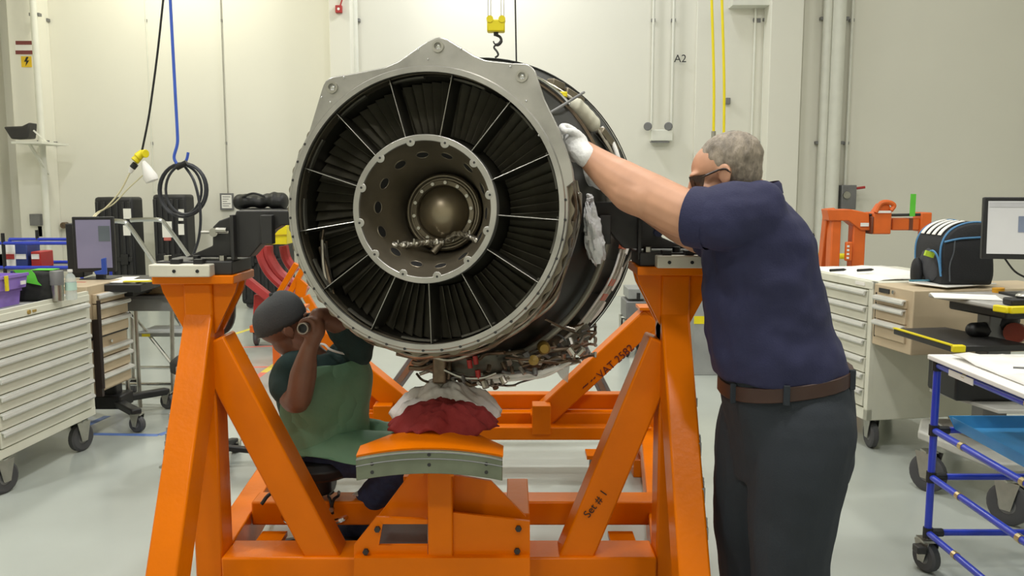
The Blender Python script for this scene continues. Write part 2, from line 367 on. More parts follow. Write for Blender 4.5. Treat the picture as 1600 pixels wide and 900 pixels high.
tag(MB().tube([p-V((0, 0, .12)), p, q, V((q.x, Yk, ZC))], .005).build('hoist_pendant_cable', BLACK), 'thin black cable hanging behind the yellow hook block', 'cable')
# blue air hose with a hanging coil of black hose
Yo = 6.6; t = thing('air_hose', 'blue air hose drop carrying a coiled black hose', 'hose', P(285, 300, Yo))
MB().tube([V((P(262, 0, Yo).x, Yo, ZC))]+cr([P(266, 0, Yo), P(270, 75, Yo), P(274, 150, Yo), P(277, 205, Yo), P(277, 225, Yo), P(272, 245, Yo), P(276, 256, Yo)]), .012).build('blue_drop', mat('hose_blue', (62, 98, 200), .4), t)
MB().tube(cr([P(288, 256, Yo), P(292, 248, Yo), P(294, 238, Yo)]), .011).build('blue_drop', MATS['hose_blue'], t)
for i, (cx, cy, rx, ry, dy) in enumerate(((286, 297, 38, 42, 0), (283, 297, 32, 40, .03), (290, 296, 31, 39, -.03))):
    MB().tube([P(cx+rx*math.cos(a*math.pi/16), cy-ry*math.sin(a*math.pi/16), Yo+dy) for a in range(32)], .0105, closed=True).build('hose_coil', mat('hose_black', (50, 52, 58), .45), t)
MB().tube(cr([P(287, 257, Yo), P(304, 285, Yo-.05), P(313, 330, Yo-.05), P(311, 370, Yo-.02), P(300, 405, Yo), P(290, 440, Yo)]), .0105).build('hose_tail', MATS['hose_black'], t)
MB().cyl(P(276, 262, Yo-.05), P(292, 254, Yo-.05), .022).build('hose_tie', BLACK, t)
# power drop
Yd = 6.2; t = thing('power_drop', 'black power cable drop with yellow connector and white cords', 'cable', P(222, 245, Yd))
MB().tube([V((P(262, 0, Yd).x, Yd, ZC))]+cr([P(255, 0, Yd), P(247, 75, Yd), P(240, 130, Yd), P(232, 185, Yd), P(221, 240, Yd)]), .008).build('drop_cable', BLACK, t)
for p0, p1 in (((224, 238), (214, 246)), ((219, 243), (210, 252)), ((222, 240), (228, 240))): MB().cyl(P(*p0, Yd), P(*p1, Yd-.02), .026, .03).build('connector', YELLOW, t, bevel=.004)
MB().cyl(P(212, 256, Yd-.02), P(207, 262, Yd-.02), .022).build('plug', BLACK, t); MB().cyl(P(207, 262, Yd-.02), P(203, 270, Yd-.02), .022, .012).build('plug', WHITE, t)
MB().lathe([(.012, 0), (.025, .03), (.05, .12), (.045, .15), (0, .15)], 16, P(224, 252, Yd-.02), (.06, 0, -.15)).build('cord_reel', WHITE, t)
CREAM = mat('cream_cord', (226, 218, 180), .5)
MB().tube(cr([P(203, 270, Yd-.02), P(187, 300, Yd), P(165, 325, Yd), P(148, 336, Yd), P(125, 372, 5.9), P(115, 398, 5.85), P(112, 425, 5.85)]), .006).build('cord', CREAM, t)
MB().tube(cr([P(223, 274, Yd-.02), P(200, 295, Yd), P(178, 318, Yd), P(152, 335, Yd), P(128, 370, 5.9), P(118, 398, 5.85), P(115, 425, 5.85)]), .005).build('cord', CREAM, t)
# black shipping cases along the wall
def case(label, x0, x1, pyt, Y, labels, dep=.55):
    a = P(x0, pyt, Y); b = P(x1, pyt, Y); t = thing('shipping_case', label, 'case', ((a.x+b.x)/2, Y+dep/2, 0), 'black cases along the back wall')
    MB().b2((a.x, Y, .06), (b.x, Y+dep, a.z)).build('shell', mat('case_black', (36, 36, 37), .55), t, bevel=.04)
    n = 6
    for i in range(n):
        x = a.x+(b.x-a.x)*(i+.5)/n; MB().b2((x-.022, Y-.02, .12), (x+.022, Y+.01, a.z-.06)).build('rib', MATS['case_black'], t, bevel=.008)
    MB().b2((a.x+.02, Y-.03, .6), (b.x-.02, Y, .66)).build('seam_band', BLACK, t, bevel=.006)
    for s in (.25, .75): MB().b2((a.x+(b.x-a.x)*s-.05, Y-.04, .56), (a.x+(b.x-a.x)*s+.05, Y-.01, .7)).build('latch', BLACK, t, bevel=.006)
    for (u0, v0, u1, v1, m) in labels:
        p, q = P(u0, v1, Y-.03), P(u1, v0, Y-.03); MB().b2((p.x, Y-.03, p.z), (q.x, Y-.02, q.z)).build('paper_label', m, t)
    for s in (.15, .85): MB().cyl((a.x+(b.x-a.x)*s, Y+.08, .05), (a.x+(b.x-a.x)*s, Y+.14, .05), .05).build('wheel', RUBBER, t)
case('tall black case behind the small monitor', 146, 206, 308, 11.4, [(193, 326, 204, 342, PAPER), (193, 352, 203, 368, PAPER)], .35)
case('tall black case behind the hanging hose coil', 237, 289, 304, 11.5, [(254, 346, 268, 371, PAPER), (279, 327, 287, 336, PAPER), (279, 338, 286, 345, PAPER), (279, 350, 287, 367, PAPER), (256, 371, 267, 376, mat('label_red', (206, 110, 100), .6))], .35)
case('low black case stack behind the black trunnion bracket', 372, 442, 326, 11.2, [])
c = P(408, 314, 11.4); t = thing('black_duffel', 'black duffel bag lying on the low case stack', 'bag', c)
k = MB()
for i in range(7): k.ell(c+V((-.27+i*.09, rnd.uniform(-.03, .03), rnd.uniform(-.02, .02))), (.09, .16, .1+rnd.uniform(-.015, .02)))
skinned(k.build('bag_body', BLACK, t), .02); MB().tube(cr([c+V((-.2, -.15, .05)), c+V((-.05, -.18, .1)), c+V((.1, -.16, .06))]), .014).build('bag_handle', BLACK, t)
# ================================================================ orange engine stand
YP = 3.03; XPL, XPR, XC = -1.09, .568, -.261
stand = thing('engine_stand', 'bright orange welded steel engine stand carrying the jet engine', 'engine stand', (XC, 3.6, 0))
WORN = mat('worn_steel_edge', (150, 150, 150), .4, .6)
INK = mat('dark_ink', (52, 26, 8), .6); INKR = mat('red_ink', (96, 16, 8), .6)
ZB = .28
HL, HR_ = 1.265, 1.295      # the two heads differ a little in height
def post_frame(Y, xl, xr, front, dl, dr, zt_=1.09, zb_=ZB-.06):
    for X, dx, sg in ((xl, dl, 1), (xr, dr, -1)):
        H = (HL if sg > 0 else HR_) if front else .93
        MB().b2((X-.05, Y-.06, .1), (X+.05, Y+.06, H)).build('post', ORANGE, stand, bevel=.008)
        d_ = (V((X+sg*.03, Y, zt_))-V((dx, Y, zb_))).normalized(); d = MB().beam(V((X+sg*.03, Y, zt_))-V((0, 0, .035)) if front else V((X+sg*.0, Y, zt_-.02)), (dx, Y, zb_), .12, .128, (0, 1, 0)).build('diagonal_brace', ORANGE, stand, bevel=.008)
        if front:
            L = MB().beam((X, Y-.0, 1.13), (X, Y-.62, .0), .1, .13, (0, 1, 0)).build('front_leg', ORANGE, stand, bevel=.008)
            MB().b2((X-.09, Y-.76, 0), (X+.09, Y-.54, .02)).build('foot_pad', ORANGE, stand)
            # flared head with gusset wings
            for q in (-1, 1):
                MB().prism([(X+q*.05, Y-.045, H-.18), (X+q*.05, Y-.045, H), (X+q*.135, Y-.045, H), (X+q*.125, Y-.045, H-.035)], (0, .02, 0)).build('gusset', ORANGE, stand)
                MB().prism([(X+q*.05, Y+.04, H-.18), (X+q*.05, Y+.04, H), (X+q*.135, Y+.04, H), (X+q*.125, Y+.04, H-.035)], (0, .02, 0)).build('gusset', ORANGE, stand)
            MB().b2((X-.14, Y-.1, H), (X+.14, Y+.14, H+.03)).build('head_plate', ORANGE, stand, bevel=.004)
        else:
            MB().b2((X-.07, Y-.08, H), (X+.07, Y+.08, H+.015)).build('head_plate', ORANGE, stand)
        MB().b2((X-.09, Y-.09, 0), (X+.09, Y+.09, .1)).build('foot_pad', ORANGE, stand, bevel=.005)
    return d
post_frame(YP, XPL, XPR, True, -.655, .21)
YR = 4.7
rb = post_frame(YR, -1.2, .76, False, -.5, .14, .91, .30)
# side rails and cross beams
for X, X2 in ((XPL, -1.2), (XPR, .76)): MB().beam((X, YP+.05, .2), (X2, YR-.05, .2), .1, .16).build('side_rail', ORANGE, stand, bevel=.006)
MB().b2((XPL+.05, 2.95, ZB-.13), (XPR-.05, 3.11, ZB)).build('cross_beam', ORANGE, stand, bevel=.008)
MB().b2((-1.06, 3.38, .225), (.6, 3.5, .325)).build('cross_beam', ORANGE, stand, bevel=.008)
for (v0, v1, y) in ((640, 616, 4.82), (665, 645, 4.72), (688, 668, 4.6)): MB().b2((-1.2, y-.04, P(800, v0, y-.04).z), (.76, y+.04, P(800, v1, y-.04).z)).build('cross_beam', ORANGE, stand, bevel=.006)
for x in (.16, -.7): MB().b2((x-.05, 4.55, .26), (x+.05, 4.66, .42)).build('cross_tie', ORANGE, stand, bevel=.004)
# stencilled lettering
def seg_text(body, p0, p1, size, m, Y, name='lettering'):
    a, b = P(*p0, Y), P(*p1, Y); text(body, size, (a+b)/2, b-a, V((0, 0, 1)), m, stand, name)
# braces have their front face at Y - 0.065
for px0, px1, body, sz, Y, m in (((934, 590), (990, 540), 'VAT 2582', .06, YR-.068, INKR), ((918, 804), (944, 770), 'Set # 1', .04, YP-.068, INK)):
    seg_text(body, px0, px1, sz, m, Y)
for u in (.05, .2, .35, .7, .95):
    c = P(911+u*19, 606-u*16, YR-.068); MB().beam(c-V((.004, 0, .006)), c+V((.004, 0, .006)), .006, .002, (0, 1, 0)).build('ink_mark', INKR, stand)
# worn chips
for k in range(16):
    X = rnd.choice((XPL-.048, XPR+.048)); z = rnd.uniform(.45, 1.0); y = YP-.0-.62*(1.13-z)/1.13-.055
    MB().box((X, y, z), (.012, .012, rnd.uniform(.012, .05))).build('paint_chip', WORN, stand)
# silver clamp bars and black pads on the heads
for X, x0, x1, sg in ((XPL, 232, 327, -1), (XPR, 1027, 1103, 1)):
    Yb = 2.9; a, b = P(x0, 432 if sg < 0 else 416, Yb), P(x1, 412 if sg < 0 else 396, Yb)
    z0 = (HL if sg < 0 else HR_)+.028; Hh = z0+.002
    br = MB().b2((a.x, Yb, z0), (b.x, Yb+.1, z0+.042)).build('clamp_bar', BAR, stand, bevel=.004)
    for f in (.42, .8) if sg < 0 else (.25, .72):
        MB().cyl((a.x+(b.x-a.x)*f, Yb-.002, z0+.02), (a.x+(b.x-a.x)*f, Yb+.01, z0+.02), .006).build('bolt_hole', BLACK, br)
        MB().b2((a.x+(b.x-a.x)*f-.02, Yb+.02, z0+.042), (a.x+(b.x-a.x)*f+.01, Yb+.06, z0+.058)).build('clamp_nut', BLACK, br)
    MB().b2((X-.13, YP-.08, Hh), (X+.13, YP+.14, Hh+.047)).build('base_pad', BLACKP, stand, bevel=.004)
    for f in (-.1, 0, .09): MB().cyl((X+f, YP-.05, Hh+.047), (X+f, YP-.05, Hh+.065), .014, n=6).build('pad_bolt', STEEL if f else BLACK, stand)
# black trunnion brackets (outline in the post plane, thickness along Y)
Yt = 3.0
left_poly = [(290, 402), (332, 384), (332, 355), (342, 345), (367, 336), (369, 329), (440, 329), (486, 331), (486, 352), (440, 352), (424, 362), (390, 402)]
pl = [P(x, y, Yt) for x, y in left_poly]
for p in pl:
    if p.z < 1.35: p.z = HL+.077
b1 = MB().prism(pl, (0, .09, 0)).build('trunnion_bracket', BLACKP, stand, bevel=.004)
pr = [V((2*XC-p.x, p.y, p.z+.03)) for p in pl]
b2_ = MB().prism(pr, (0, .09, 0)).build('trunnion_bracket', BLACKP, stand, bevel=.004)
for bb, s in ((b1, -1), (b2_, 1)):
    X = XC+s*.62
    MB().b2((XC+s*.70-.006, Yt-.035, 1.345), (XC+s*.70+.006, Yt, 1.5)).build('rib_plate', BLACKP, bb, bevel=.002)
    MB().b2((XC+s*.58-.02, Yt-.04, 1.40), (XC+s*.58+.02, Yt+.0, 1.50)).build('rib_plate', BLACKP, bb, bevel=.003)
    c = V((XC+s*.765, Yt-.0, 1.44)); MB().cyl(c, c+V((0, -.03, 0)), .015).build('pin', STEEL if s < 0 else mat('blue_cap', (40, 48, 84), .5), bb)
    if s < 0:
        MB().cyl(c+V((-.045, -.02, 0)), c+V((.05, -.02, 0)), .005).build('t_handle', STEEL, bb); MB().cyl(c+V((.01, -.03, .008)), c+V((.045, -.03, .008)), .009).build('t_handle', STEEL, bb)
    else:
        MB().cyl((.215, 2.96, 1.475), (.215, 2.9, 1.475), .02).build('pin', MATS['blue_cap'], bb)
# blue clamp cap at engine side is part of the bracket; centre pedestal and saddle
Yc = 2.9; xc = -.247
MB().b2((xc-.043, Yc-.045, .1), (xc+.043, Yc+.045, .71)).build('pedestal_post', ORANGE, stand, bevel=.006)
def PP(lst, Y): return [P(x, y, Y) for x, y in lst]
MB().prism(PP([(700, 741), (767, 752), (822, 808), (822, 872), (700, 872)], 2.93), (0, .015, 0)).build('gusset_plate', ORANGE, stand)
MB().prism(PP([(585, 815), (641, 740), (668, 740), (668, 815)], 2.95), (0, .015, 0)).build('gusset_plate', ORANGE, stand)
MB().prism(PP([(630, 745), (668, 742), (668, 815), (632, 815)], 2.99), (0, .1, 0)).build('gusset_plate', ORANGE, stand)
fp = MB()
for poly in ([(553, 888), (553, 852), (588, 808), (598, 818), (592, 852), (668, 852), (668, 888)], [(588, 808), (668, 812), (668, 819), (598, 819)]): fp.prism(PP(poly, 2.87), (0, .014, 0))
fpo = fp.build('foot_plate', ORANGE, stand)
fpr = MB().prism(PP([(700, 800), (828, 815), (828, 888), (700, 888)], 2.87), (0, .014, 0)).build('foot_plate', ORANGE, stand)
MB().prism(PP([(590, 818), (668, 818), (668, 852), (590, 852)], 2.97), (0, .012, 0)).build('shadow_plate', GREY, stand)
MB().prism(PP([(553, 872), (828, 872), (828, 915), (553, 915)], 2.84), (0, .03, 0)).build('foot_plate', ORANGE, stand)
MB().b2((P(792, 800, 3.2).x, 3.0, .2), (P(827, 800, 3.05).x, 3.38, P(800, 772, 3.2).z)).build('slide_block', ORANGE, stand, bevel=.004)
for q in ((590, 826), (572, 861), (810, 825), (808, 860)):
    c = P(*q, 2.868); MB().cyl(c, c-V((0, .012, 0)), .011, n=6).build('plate_bolt', BLACKP, fpo)
# saddle with arched grey-green liner
def arcz(t): return .012*(1-t*t)*2
Ys = 2.70; sx0, sx1 = P(556, 720, Ys).x, P(785, 720, Ys).x; sc = (sx0+sx1)/2; hw = (sx1-sx0)/2; zt = P(670, 705, Ys).z
N = 14; top, bot = [], []
for i in range(N+1):
    t = -1+2*i/N; top.append(V((sc+hw*t, Ys, zt-.026*t*t))); bot.append(V((sc+hw*t, Ys, zt-.075-.024*t*t)))
sg_ = MB().prism(top+bot[::-1], (0, .02, 0)).build('saddle_liner', mat('liner_green', (118, 124, 104), .4, .45, var=.12, scale=12), stand, bevel=.002)
for i in range(3): pass
for u, v in ((-.78, .35), (-.78, .72), (0, .15), (0, .6), (.78, .35), (.78, .72)):
    z = zt-.026*u*u-.075*v; MB().cyl((sc+hw*u, Ys-.002, z), (sc+hw*u, Ys+.004, z), .006).build('liner_bolt', BLACKP, sg_)
gr = MB()
for k in range(2): gr.tube([p+V((0, -.001, -.025-.0*k)) for p in top] if k == 0 else [p+V((0, -.001, -.004)) for p in top], .002, 6)
gr.build('liner_seam', GREY, sg_)
# orange crown of the saddle: arched deck and two sloping arms
deck = [[p+V((0, .02, -.006)) for p in top], [p+V((0, .1, .002)) for p in top], [V((sc+(p.x-sc)*.62, Ys+.2, p.z+.012)) for p in top], [V((sc+(p.x-sc)*.36, Ys+.26, p.z+.018)) for p in top]]
MB().sheet(deck, -.012).build('saddle_deck', ORANGE, stand)
MB().prism([p+V((0, .02, 0)) for p in bot]+[V((xc+.06, Ys+.02, .64)), V((xc-.06, Ys+.02, .64))][:0]+[p+V((0, .02, -.008)) for p in top][::-1], (0, .012, 0)).build('saddle_web', ORANGE, stand)
for s in (-1, 1):
    MB().prism([(xc+s*.03, Ys+.05, .70), (xc+s*.03, Ys+.05, zt), (xc+s*.2, Ys+.05, zt-.03), (xc+s*.2, Ys+.05, zt-.07)], (0, .02, 0)).build('saddle_rib', ORANGE, stand)
    MB().b2((xc+s*.05-.008, Ys+.02, .66), (xc+s*.05+.008, Ys+.24, zt+.004)).build('saddle_rib', ORANGE, stand)
MB().b2((xc-.1, Ys+.12, .69), (xc+.1, Ys+.32, .712)).build('saddle_plate', ORANGE, stand)

# casters under the side rails
for X in (XPL+.13, XPR-.13):
    for Y in (3.3, 4.4): 
        MB().lathe([(.03, -.025), (.09, -.025), (.095, -.015), (.095, .015), (.09, .025), (.03, .025)], 24, (X, Y, .1), (1, 0, 0), closed_prof=True).build('stand_wheel', BLACKP, stand); MB().b2((X-.05, Y-.06, .19), (X+.05, Y+.06, .21)).build('wheel_plate', ORANGE, stand)
# ================================================================ jet engine
EO = P(664, 327, 2.75)
ya, pa = R(10), R(4)
ex = V((math.cos(ya), -math.sin(ya), 0)); ey = V((math.sin(ya)*math.cos(pa), math.cos(ya)*math.cos(pa), -math.sin(pa))); ez = ex.cross(ey)
EM = frame(EO, ex, ey, ez)
eng = thing('jet_engine', 'jet engine with thirteen dark inlet segments held in the orange stand', 'jet engine', EO-V((0, -.4, .6)))
K = 491.0
def E2(px, py): return V(((px-664)/K, 0, (327-py)/K))
RO, RI = .434, .236
# front plate outline, star shaped about the centre
out_px = [(452, 245), (470, 218), (497, 134), (503, 124), (513, 120), (545, 116), (600, 107), (622, 98), (668, 68), (684, 63), (698, 67), (742, 94), (760, 101), (800, 106), (822, 107), (833, 114), (848, 158), (872, 205), (893, 262), (897, 290)]
op = [E2(*q) for q in out_px]
def outr(a):
    d = V((math.cos(a), 0, math.sin(a))); best = .458
    for p, q in zip(op, op[1:]):
        # ray / segment
        e = q-p; den = d.x*e.z-d.z*e.x
        if abs(den) < 1e-9: continue
        t = (p.x*e.z-p.z*e.x)/den; u = (p.x*d.z-p.z*d.x)/den
        if t > 0 and -1e-6 <= u <= 1+1e-6: best = max(best, t)
    return best
def ring_plate(y0, y1, rin, fout, n=240):
    k = MB(EM); vs = []; fs = []
    for i in range(n):
        a = 2*math.pi*i/n; c, s = math.cos(a), math.sin(a); ro = fout(a)
        vs += [(rin*c, y0, rin*s), (ro*c, y0, ro*s), (ro*c, y1, ro*s), (rin*c, y1, rin*s)]
    for i in range(n):
        j = (i+1) % n
        for q in range(4): fs.append((i*4+q, i*4+(q+1) % 4, j*4+(q+1) % 4, j*4+q))
    return k.add(vs, fs)
fl = ring_plate(-.006, .022, RO, outr).build('front_plate', ALU, eng, bevel=.003)
# raised rim beside the opening
MB(EM).lathe([(RO-.004, .0), (RO-.004, -.012), (RO+.012, -.012), (RO+.016, -.006)], 120).build('inlet_rim', ALU, eng)
# scalloped bolt flange behind, with bolts
def scal(a): return (.468+.005*math.cos(a*46))
ring_plate(.022, .045, .43, scal, 456).build('bolt_flange', TITAN, eng)
bt = MB(EM)
for i in range(46):
    a = 2*math.pi*(i+.5)/46
    if outr(a) < .462: bt.cyl((.449*math.cos(a), -.012, .449*math.sin(a)), (.449*math.cos(a), -.004, .449*math.sin(a)), .0045, n=8)
bt.build('flange_bolts', BLACKP, eng, kind='stuff')
for q in ((513, 137), (684, 78), (815, 126)):
    c = E2(*q); o = MB(EM).lathe([(.019, -.006), (.019, -.012), (.012, -.012), (.011, 0), (0, 0)], 20, (c.x, 0, c.z), (0, 1, 0)).build('lug_bush', STEEL, eng)
    MB(EM).ell((c.x, -.004, c.z), (.01, .006, .01)).build('lug_pin', CHROME, o)
riv = MB(EM)
for q in ((532, 122), (652, 82), (720, 83), (797, 111), (822, 163), (842, 215), (815, 170), (495, 152), (510, 160), (668, 97)):
    c = E2(*q); riv.ell((c.x, -.006, c.z), (.004, .004, .004), nu=8, nv=6)
riv.build('plate_rivets', CHROME, eng, kind='stuff')
# inlet duct
MB(EM).lathe([(RO, .0), (.43, .05), (.428, .36), (.1, .365)], 120).build('inlet_case', DARKCASE, eng)
MB(EM).lathe([(RI-.004, .0), (.245, .12), (.26, .36)], 90).build('inner_case', DARKCASE, eng)
# struts with bright leading edges
for i in range(13):
    a = R(79+i*360/13); c, s = math.cos(a), math.sin(a); ux = V((c, 0, s)); tx = V((-s, 0, c))
    st = MB(EM)
    st.loft([[ux*r+tx*(th*sx)+V((0, y, 0)) for (sx, y) in ((-.6, .012), (.6, .012), (1, .05), (.4, .13), (-.4, .13), (-1, .05))] for r, th in ((RI-.002, .004), (.33, .0035), (RO-.003, .003))])
    so = st.build('inlet_strut', DARKCASE, eng)
    MB(EM).tube([ux*(RI)+V((0, .01, 0)), ux*(RO-.004)+V((0, .01, 0))], .0011, 6).build('leading_edge', STEEL, so)
    # liner clip arc by each strut
    MB(EM).lathe([(.424, .03), (.418, .03), (.418, .05), (.424, .05)], 12, (0, 0, 0), (0, 1, 0), -a+R(5), -a+R(21), True).build('liner_strip', mat('strip_grey', (86, 84, 76), .4, .4), eng)
# blades: one mesh, shared
k = MB()
rows = []
for j in range(7):
    t = j/6; r = .25+t*(.424-.25); tw = R(28+26*t); ch = .05+.018*t; cam_ = .010
    L, Q = [], []
    for u in (-1, -.5, 0, .5, 1):
        yy = ch*u*math.cos(tw); xx = ch*u*math.sin(tw)+cam_*(1-u*u)
        L.append(V((xx, .185+yy, r))); Q.append(V((xx+.0035*math.cos(tw), .185+yy-.0035*math.sin(tw), r)))
    rows.append(L+Q[::-1])
k.loft(rows)
bme = None; NB = 78
for i in range(NB):
    if bme is None:
        kk = MB(EM); kk.v = [EM @ p for p in k.v]; kk.f = list(k.f)
        b0 = kk.build('fan_blade', DARKBLADE, eng); bme = b0.data
        base_loc = EM.inverted() @ (W(eng) @ b0.location)
        wm0 = W(b0)
    else:
        b = bpy.data.objects.new('fan_blade', bme); col.objects.link(b); b.parent = eng
        rot = EM @ Matrix.Rotation(2*math.pi*i/NB, 4, 'Y') @ EM.inverted() @ wm0
        b.matrix_local = W(eng).inverted() @ rot
# hub
sc_h = lambda a: 0
HR = .235
hk = ring_plate(-.014, .0, .215, lambda a: HR).build('hub_rim', ALU, eng, bevel=.002)
MB(EM).lathe([(HR, -.002), (HR, .03), (.228, .03)], 90).build('hub_collar', ALU, eng)
MB(EM).lathe([(.217, -.002), (.213, .015), (.202, .045), (.166, .115), (.154, .17), (.146, .225), (.138, .262), (.128, .276)], 96).build('hub_bowl', TITAN, eng)
for i in range(12):
    a = R(12+i*30); u = V((math.cos(a), 0, math.sin(a)))
    tab = MB(EM).ell(u*.216+V((0, -.0128, 0)), (.0145, .0018, .0145)).build('rim_tab', ALU, eng)
    MB(EM).cyl(u*.217+V((0, -.0155, 0)), u*.217+V((0, -.0125, 0)), .004, n=8).build('tab_screw', BLACKP, tab)
for i in range(14):
    a = R(100+i*360/14); u = V((math.cos(a), 0, math.sin(a))); r, y = .184, .08
    n = (-u+V((0, -.514, 0))).normalized(); t1 = V((-u.z, 0, u.x)); t2 = n.cross(t1)
    c = u*r+V((0, y, 0))
    rim = MB(EM).tube([c+n*.001+t1*(.021*math.cos(q*math.pi/10))+t2*(.017*math.sin(q*math.pi/10)) for q in range(20)], .0022, 6, closed=True).build('port_rim', TITAN, eng)
    MB(EM).prism([c+n*.0006+t1*(.0205*math.cos(q*math.pi/10))+t2*(.0165*math.sin(q*math.pi/10)) for q in range(20)], n*.0012).build('port', mat('port_dark', (14, 12, 10), .8), rim)
MB(EM).lathe([(.132, .278), (.132, .235), (.126, .228), (.122, .228), (.116, .236), (.112, .236), (.108, .226), (.094, .224), (.09, .23), (.088, .24)], 72).build('boss_ring', TITAN, eng)
MB(EM).lathe([(.09, .24), (.084, .226), (.066, .2), (.04, .183), (.018, .177), (0, .176)], 60).build('boss_dome', mat('dome_metal', (150, 138, 116), .36, .8, var=.1, scale=9), eng)
for i in range(14):
    a = 2*math.pi*(i+.3)/14; u = V((math.cos(a), 0, math.sin(a)))
    MB(EM).cyl(u*.101+V((0, .227, 0)), u*.101+V((0, .217, 0)), .0065, n=6).build('boss_bolt', STEEL, eng)
# foil wrapped pipes in the hub
def hubp(px, py, y):
    d = (EM.to_3x3().inverted() @ (P(px, py, 3)-V((0, 0, CAM_H)))).normalized(); o = EM.inverted() @ V((0, 0, CAM_H)); return o+d*((y-o.y)/d.y)
f1 = MB(EM).tube(cr([hubp(592, 388, .09), hubp(610, 384, .1), hubp(640, 382, .14), hubp(672, 378, .19), hubp(690, 379, .22)]), [.0125+.0022*math.sin(i*1.9) for i in range(25)], 12).build('foil_pipe', FOIL, eng)
for q in ((622, 383), (647, 381)): MB(EM).cyl(hubp(*q, .11), hubp(q[0], q[1]-8, .11), .004).build('pipe_stud', STEEL, f1)
f2 = MB(EM).tube(cr([hubp(700, 374, .22), hubp(714, 366, .18), hubp(732, 369, .13), hubp(754, 381, .08)]), [.011+.002*math.sin(i*1.7) for i in range(19)], 12).build('foil_pipe', FOIL, eng)
for q in ((734, 366), (745, 384)): MB(EM).cyl(hubp(*q, .1), hubp(q[0], q[1]-6, .1), .004).build('pipe_stud', STEEL, f2)
for q in ((606, 396), (742, 392)): MB(EM).beam(hubp(q[0], q[1], .09), hubp(q[0]+2, q[1]+12, .07), .02, .012).build('pipe_bracket', TITAN, eng, bevel=.003)
MB(EM).cyl(hubp(690, 378, .22), hubp(676, 395, .2), .012).build('drain_elbow', TITAN, eng)
# outer casing behind the plate
MB(EM).lathe([(.428, .04), (.432, .1)], 100).build('fan_case', TITAN, eng)
MB(EM).lathe([(.43, .1), (.452, .12), (.47, .16), (.52, .36), (.552, .44)], 100).build('outer_duct', GLOSSBLK, eng)
MB(EM).lathe([(.552, .44), (.562, .44), (.562, .455), (.552, .455)], 100).build('duct_flange', RUSTY, eng)
MB(EM).lathe([(.545, .455), (.585, .68), (.59, .75), (.6, .76), (.625, .77), (.635, .78), (.635, .8), (.6, .81), (.5, .84)], 100).build('rear_duct', mat('panel_grey', (58, 58, 52), .45, .2, var=.2, scale=8), eng)
MB(EM).lathe([(.54, .8), (.5, 1.1), (.44, 1.5), (.3, 1.52)], 60).build('core_case', DARKCASE, eng)
for i in range(10):   # panel joints on the grey duct
    a = R(40-i*14); u = V((math.cos(a), 0, math.sin(a)))
    MB(EM).tube([u*.549+V((0, .46, 0)), u*.588+V((0, .68, 0))], .0022, 6).build('panel_joint', BLACK, eng)
MB(EM).lathe([(.637, .775), (.641, .775), (.641, .81), (.637, .81)], 100, closed_prof=True).build('rear_ring', BLACK, eng)
# bright edge strip and white pouch at the upper shoulder
def sur(aa, y, dr=0):
    prof = [(.04, .43), (.1, .432), (.16, .47), (.36, .52), (.44, .555), (.68, .587), (.75, .592), (.78, .635), (.85, .6)]
    r = prof[0][1]
    for (a0, r0), (a1, r1) in zip(prof, prof[1:]):
        if a0 <= y <= a1: r = r0+(r1-r0)*(y-a0)/(a1-a0)
    a = R(aa); return V(((r+dr)*math.cos(a), y, (r+dr)*math.sin(a)))
def run(name, m, pts, r, n=8, parent=None): return MB(EM).tube(cr([sur(*p) for p in pts], 5), r, n).build(name, m, parent or eng)
run('edge_strip', CHROME, [(66, .44, .01), (58, .44, .012), (50, .44, .012), (44, .44, .01)], .008)
run('hoop_hose', mat('hoop_grey', (150, 146, 132), .4, .4), [(20-i*8, .4, .02) for i in range(16)], .012, 10)
for k_, aa in enumerate((38, 30, 22)): run('steel_pipe', TUBE, [(62-k_*5, .5+.05*k_, .012), (50-k_*4, .55+.05*k_, .018), (aa, .6+.04*k_, .016), (aa-14, .62+.04*k_, .02)], .006)
p = MB(EM)
for i in range(4): p.ell(sur(43-i*2.5, .5+i*.02, .018), (.032, .032, .032))
skinned(p.build('white_sleeve', mat('sleeve_white', (222, 220, 200), .6), eng), .008)
MB(EM).box(sur(49, .46, .015), (.04, .02, .02)).build('yellow_tag', YELLOW, eng, bevel=.004)
run('white_line', WHITE, [(34, .66, .025), (28, .68, .03), (22, .66, .03), (14, .66, .025)], .009)
for a_, b_ in (((33, .62), (25, .72)), ((20, .7), (16, .74)), ((52, .6), (46, .68)), ((57, .55), (54, .62))):
    c0 = sur(a_[0], a_[1], .02); MB(EM).beam(c0, sur(b_[0], b_[1], .025), .035, .03, c0).build('duct_bracket', TITAN, eng, bevel=.005)
run('probe_rod', GREY, [(42, .2, .0), (43, .32, .04), (44, .44, .06), (45, .52, .07)], .005)
# brown plumbing ring around the front
for j in range(7):
    y = .055+.012*j; pts = []
    a = 12
    while a > -172: pts.append((a, y+rnd.uniform(-.006, .006), .02+.02*rnd.random()+(.012 if -150 < a < -30 else 0)-.0016*max(0, -120-a))); a -= rnd.uniform(9, 17)
    run('ring_pipe', RUSTY if j % 3 else TUBE, pts, rnd.choice((.0045, .006, .0075)), 6)
for j in range(26):
    a = 8-j*7+rnd.uniform(-2, 2); c = sur(a, rnd.uniform(.05, .11), .03); u = V((c.x, 0, c.z)).normalized(); t1 = V((-u.z, 0, u.x))
    MB(EM).beam(c-t1*.016, c+t1*.016, .02, rnd.uniform(.012, .03), u).build('pipe_clip', RUSTY if j % 2 else TITAN, eng, bevel=.003)
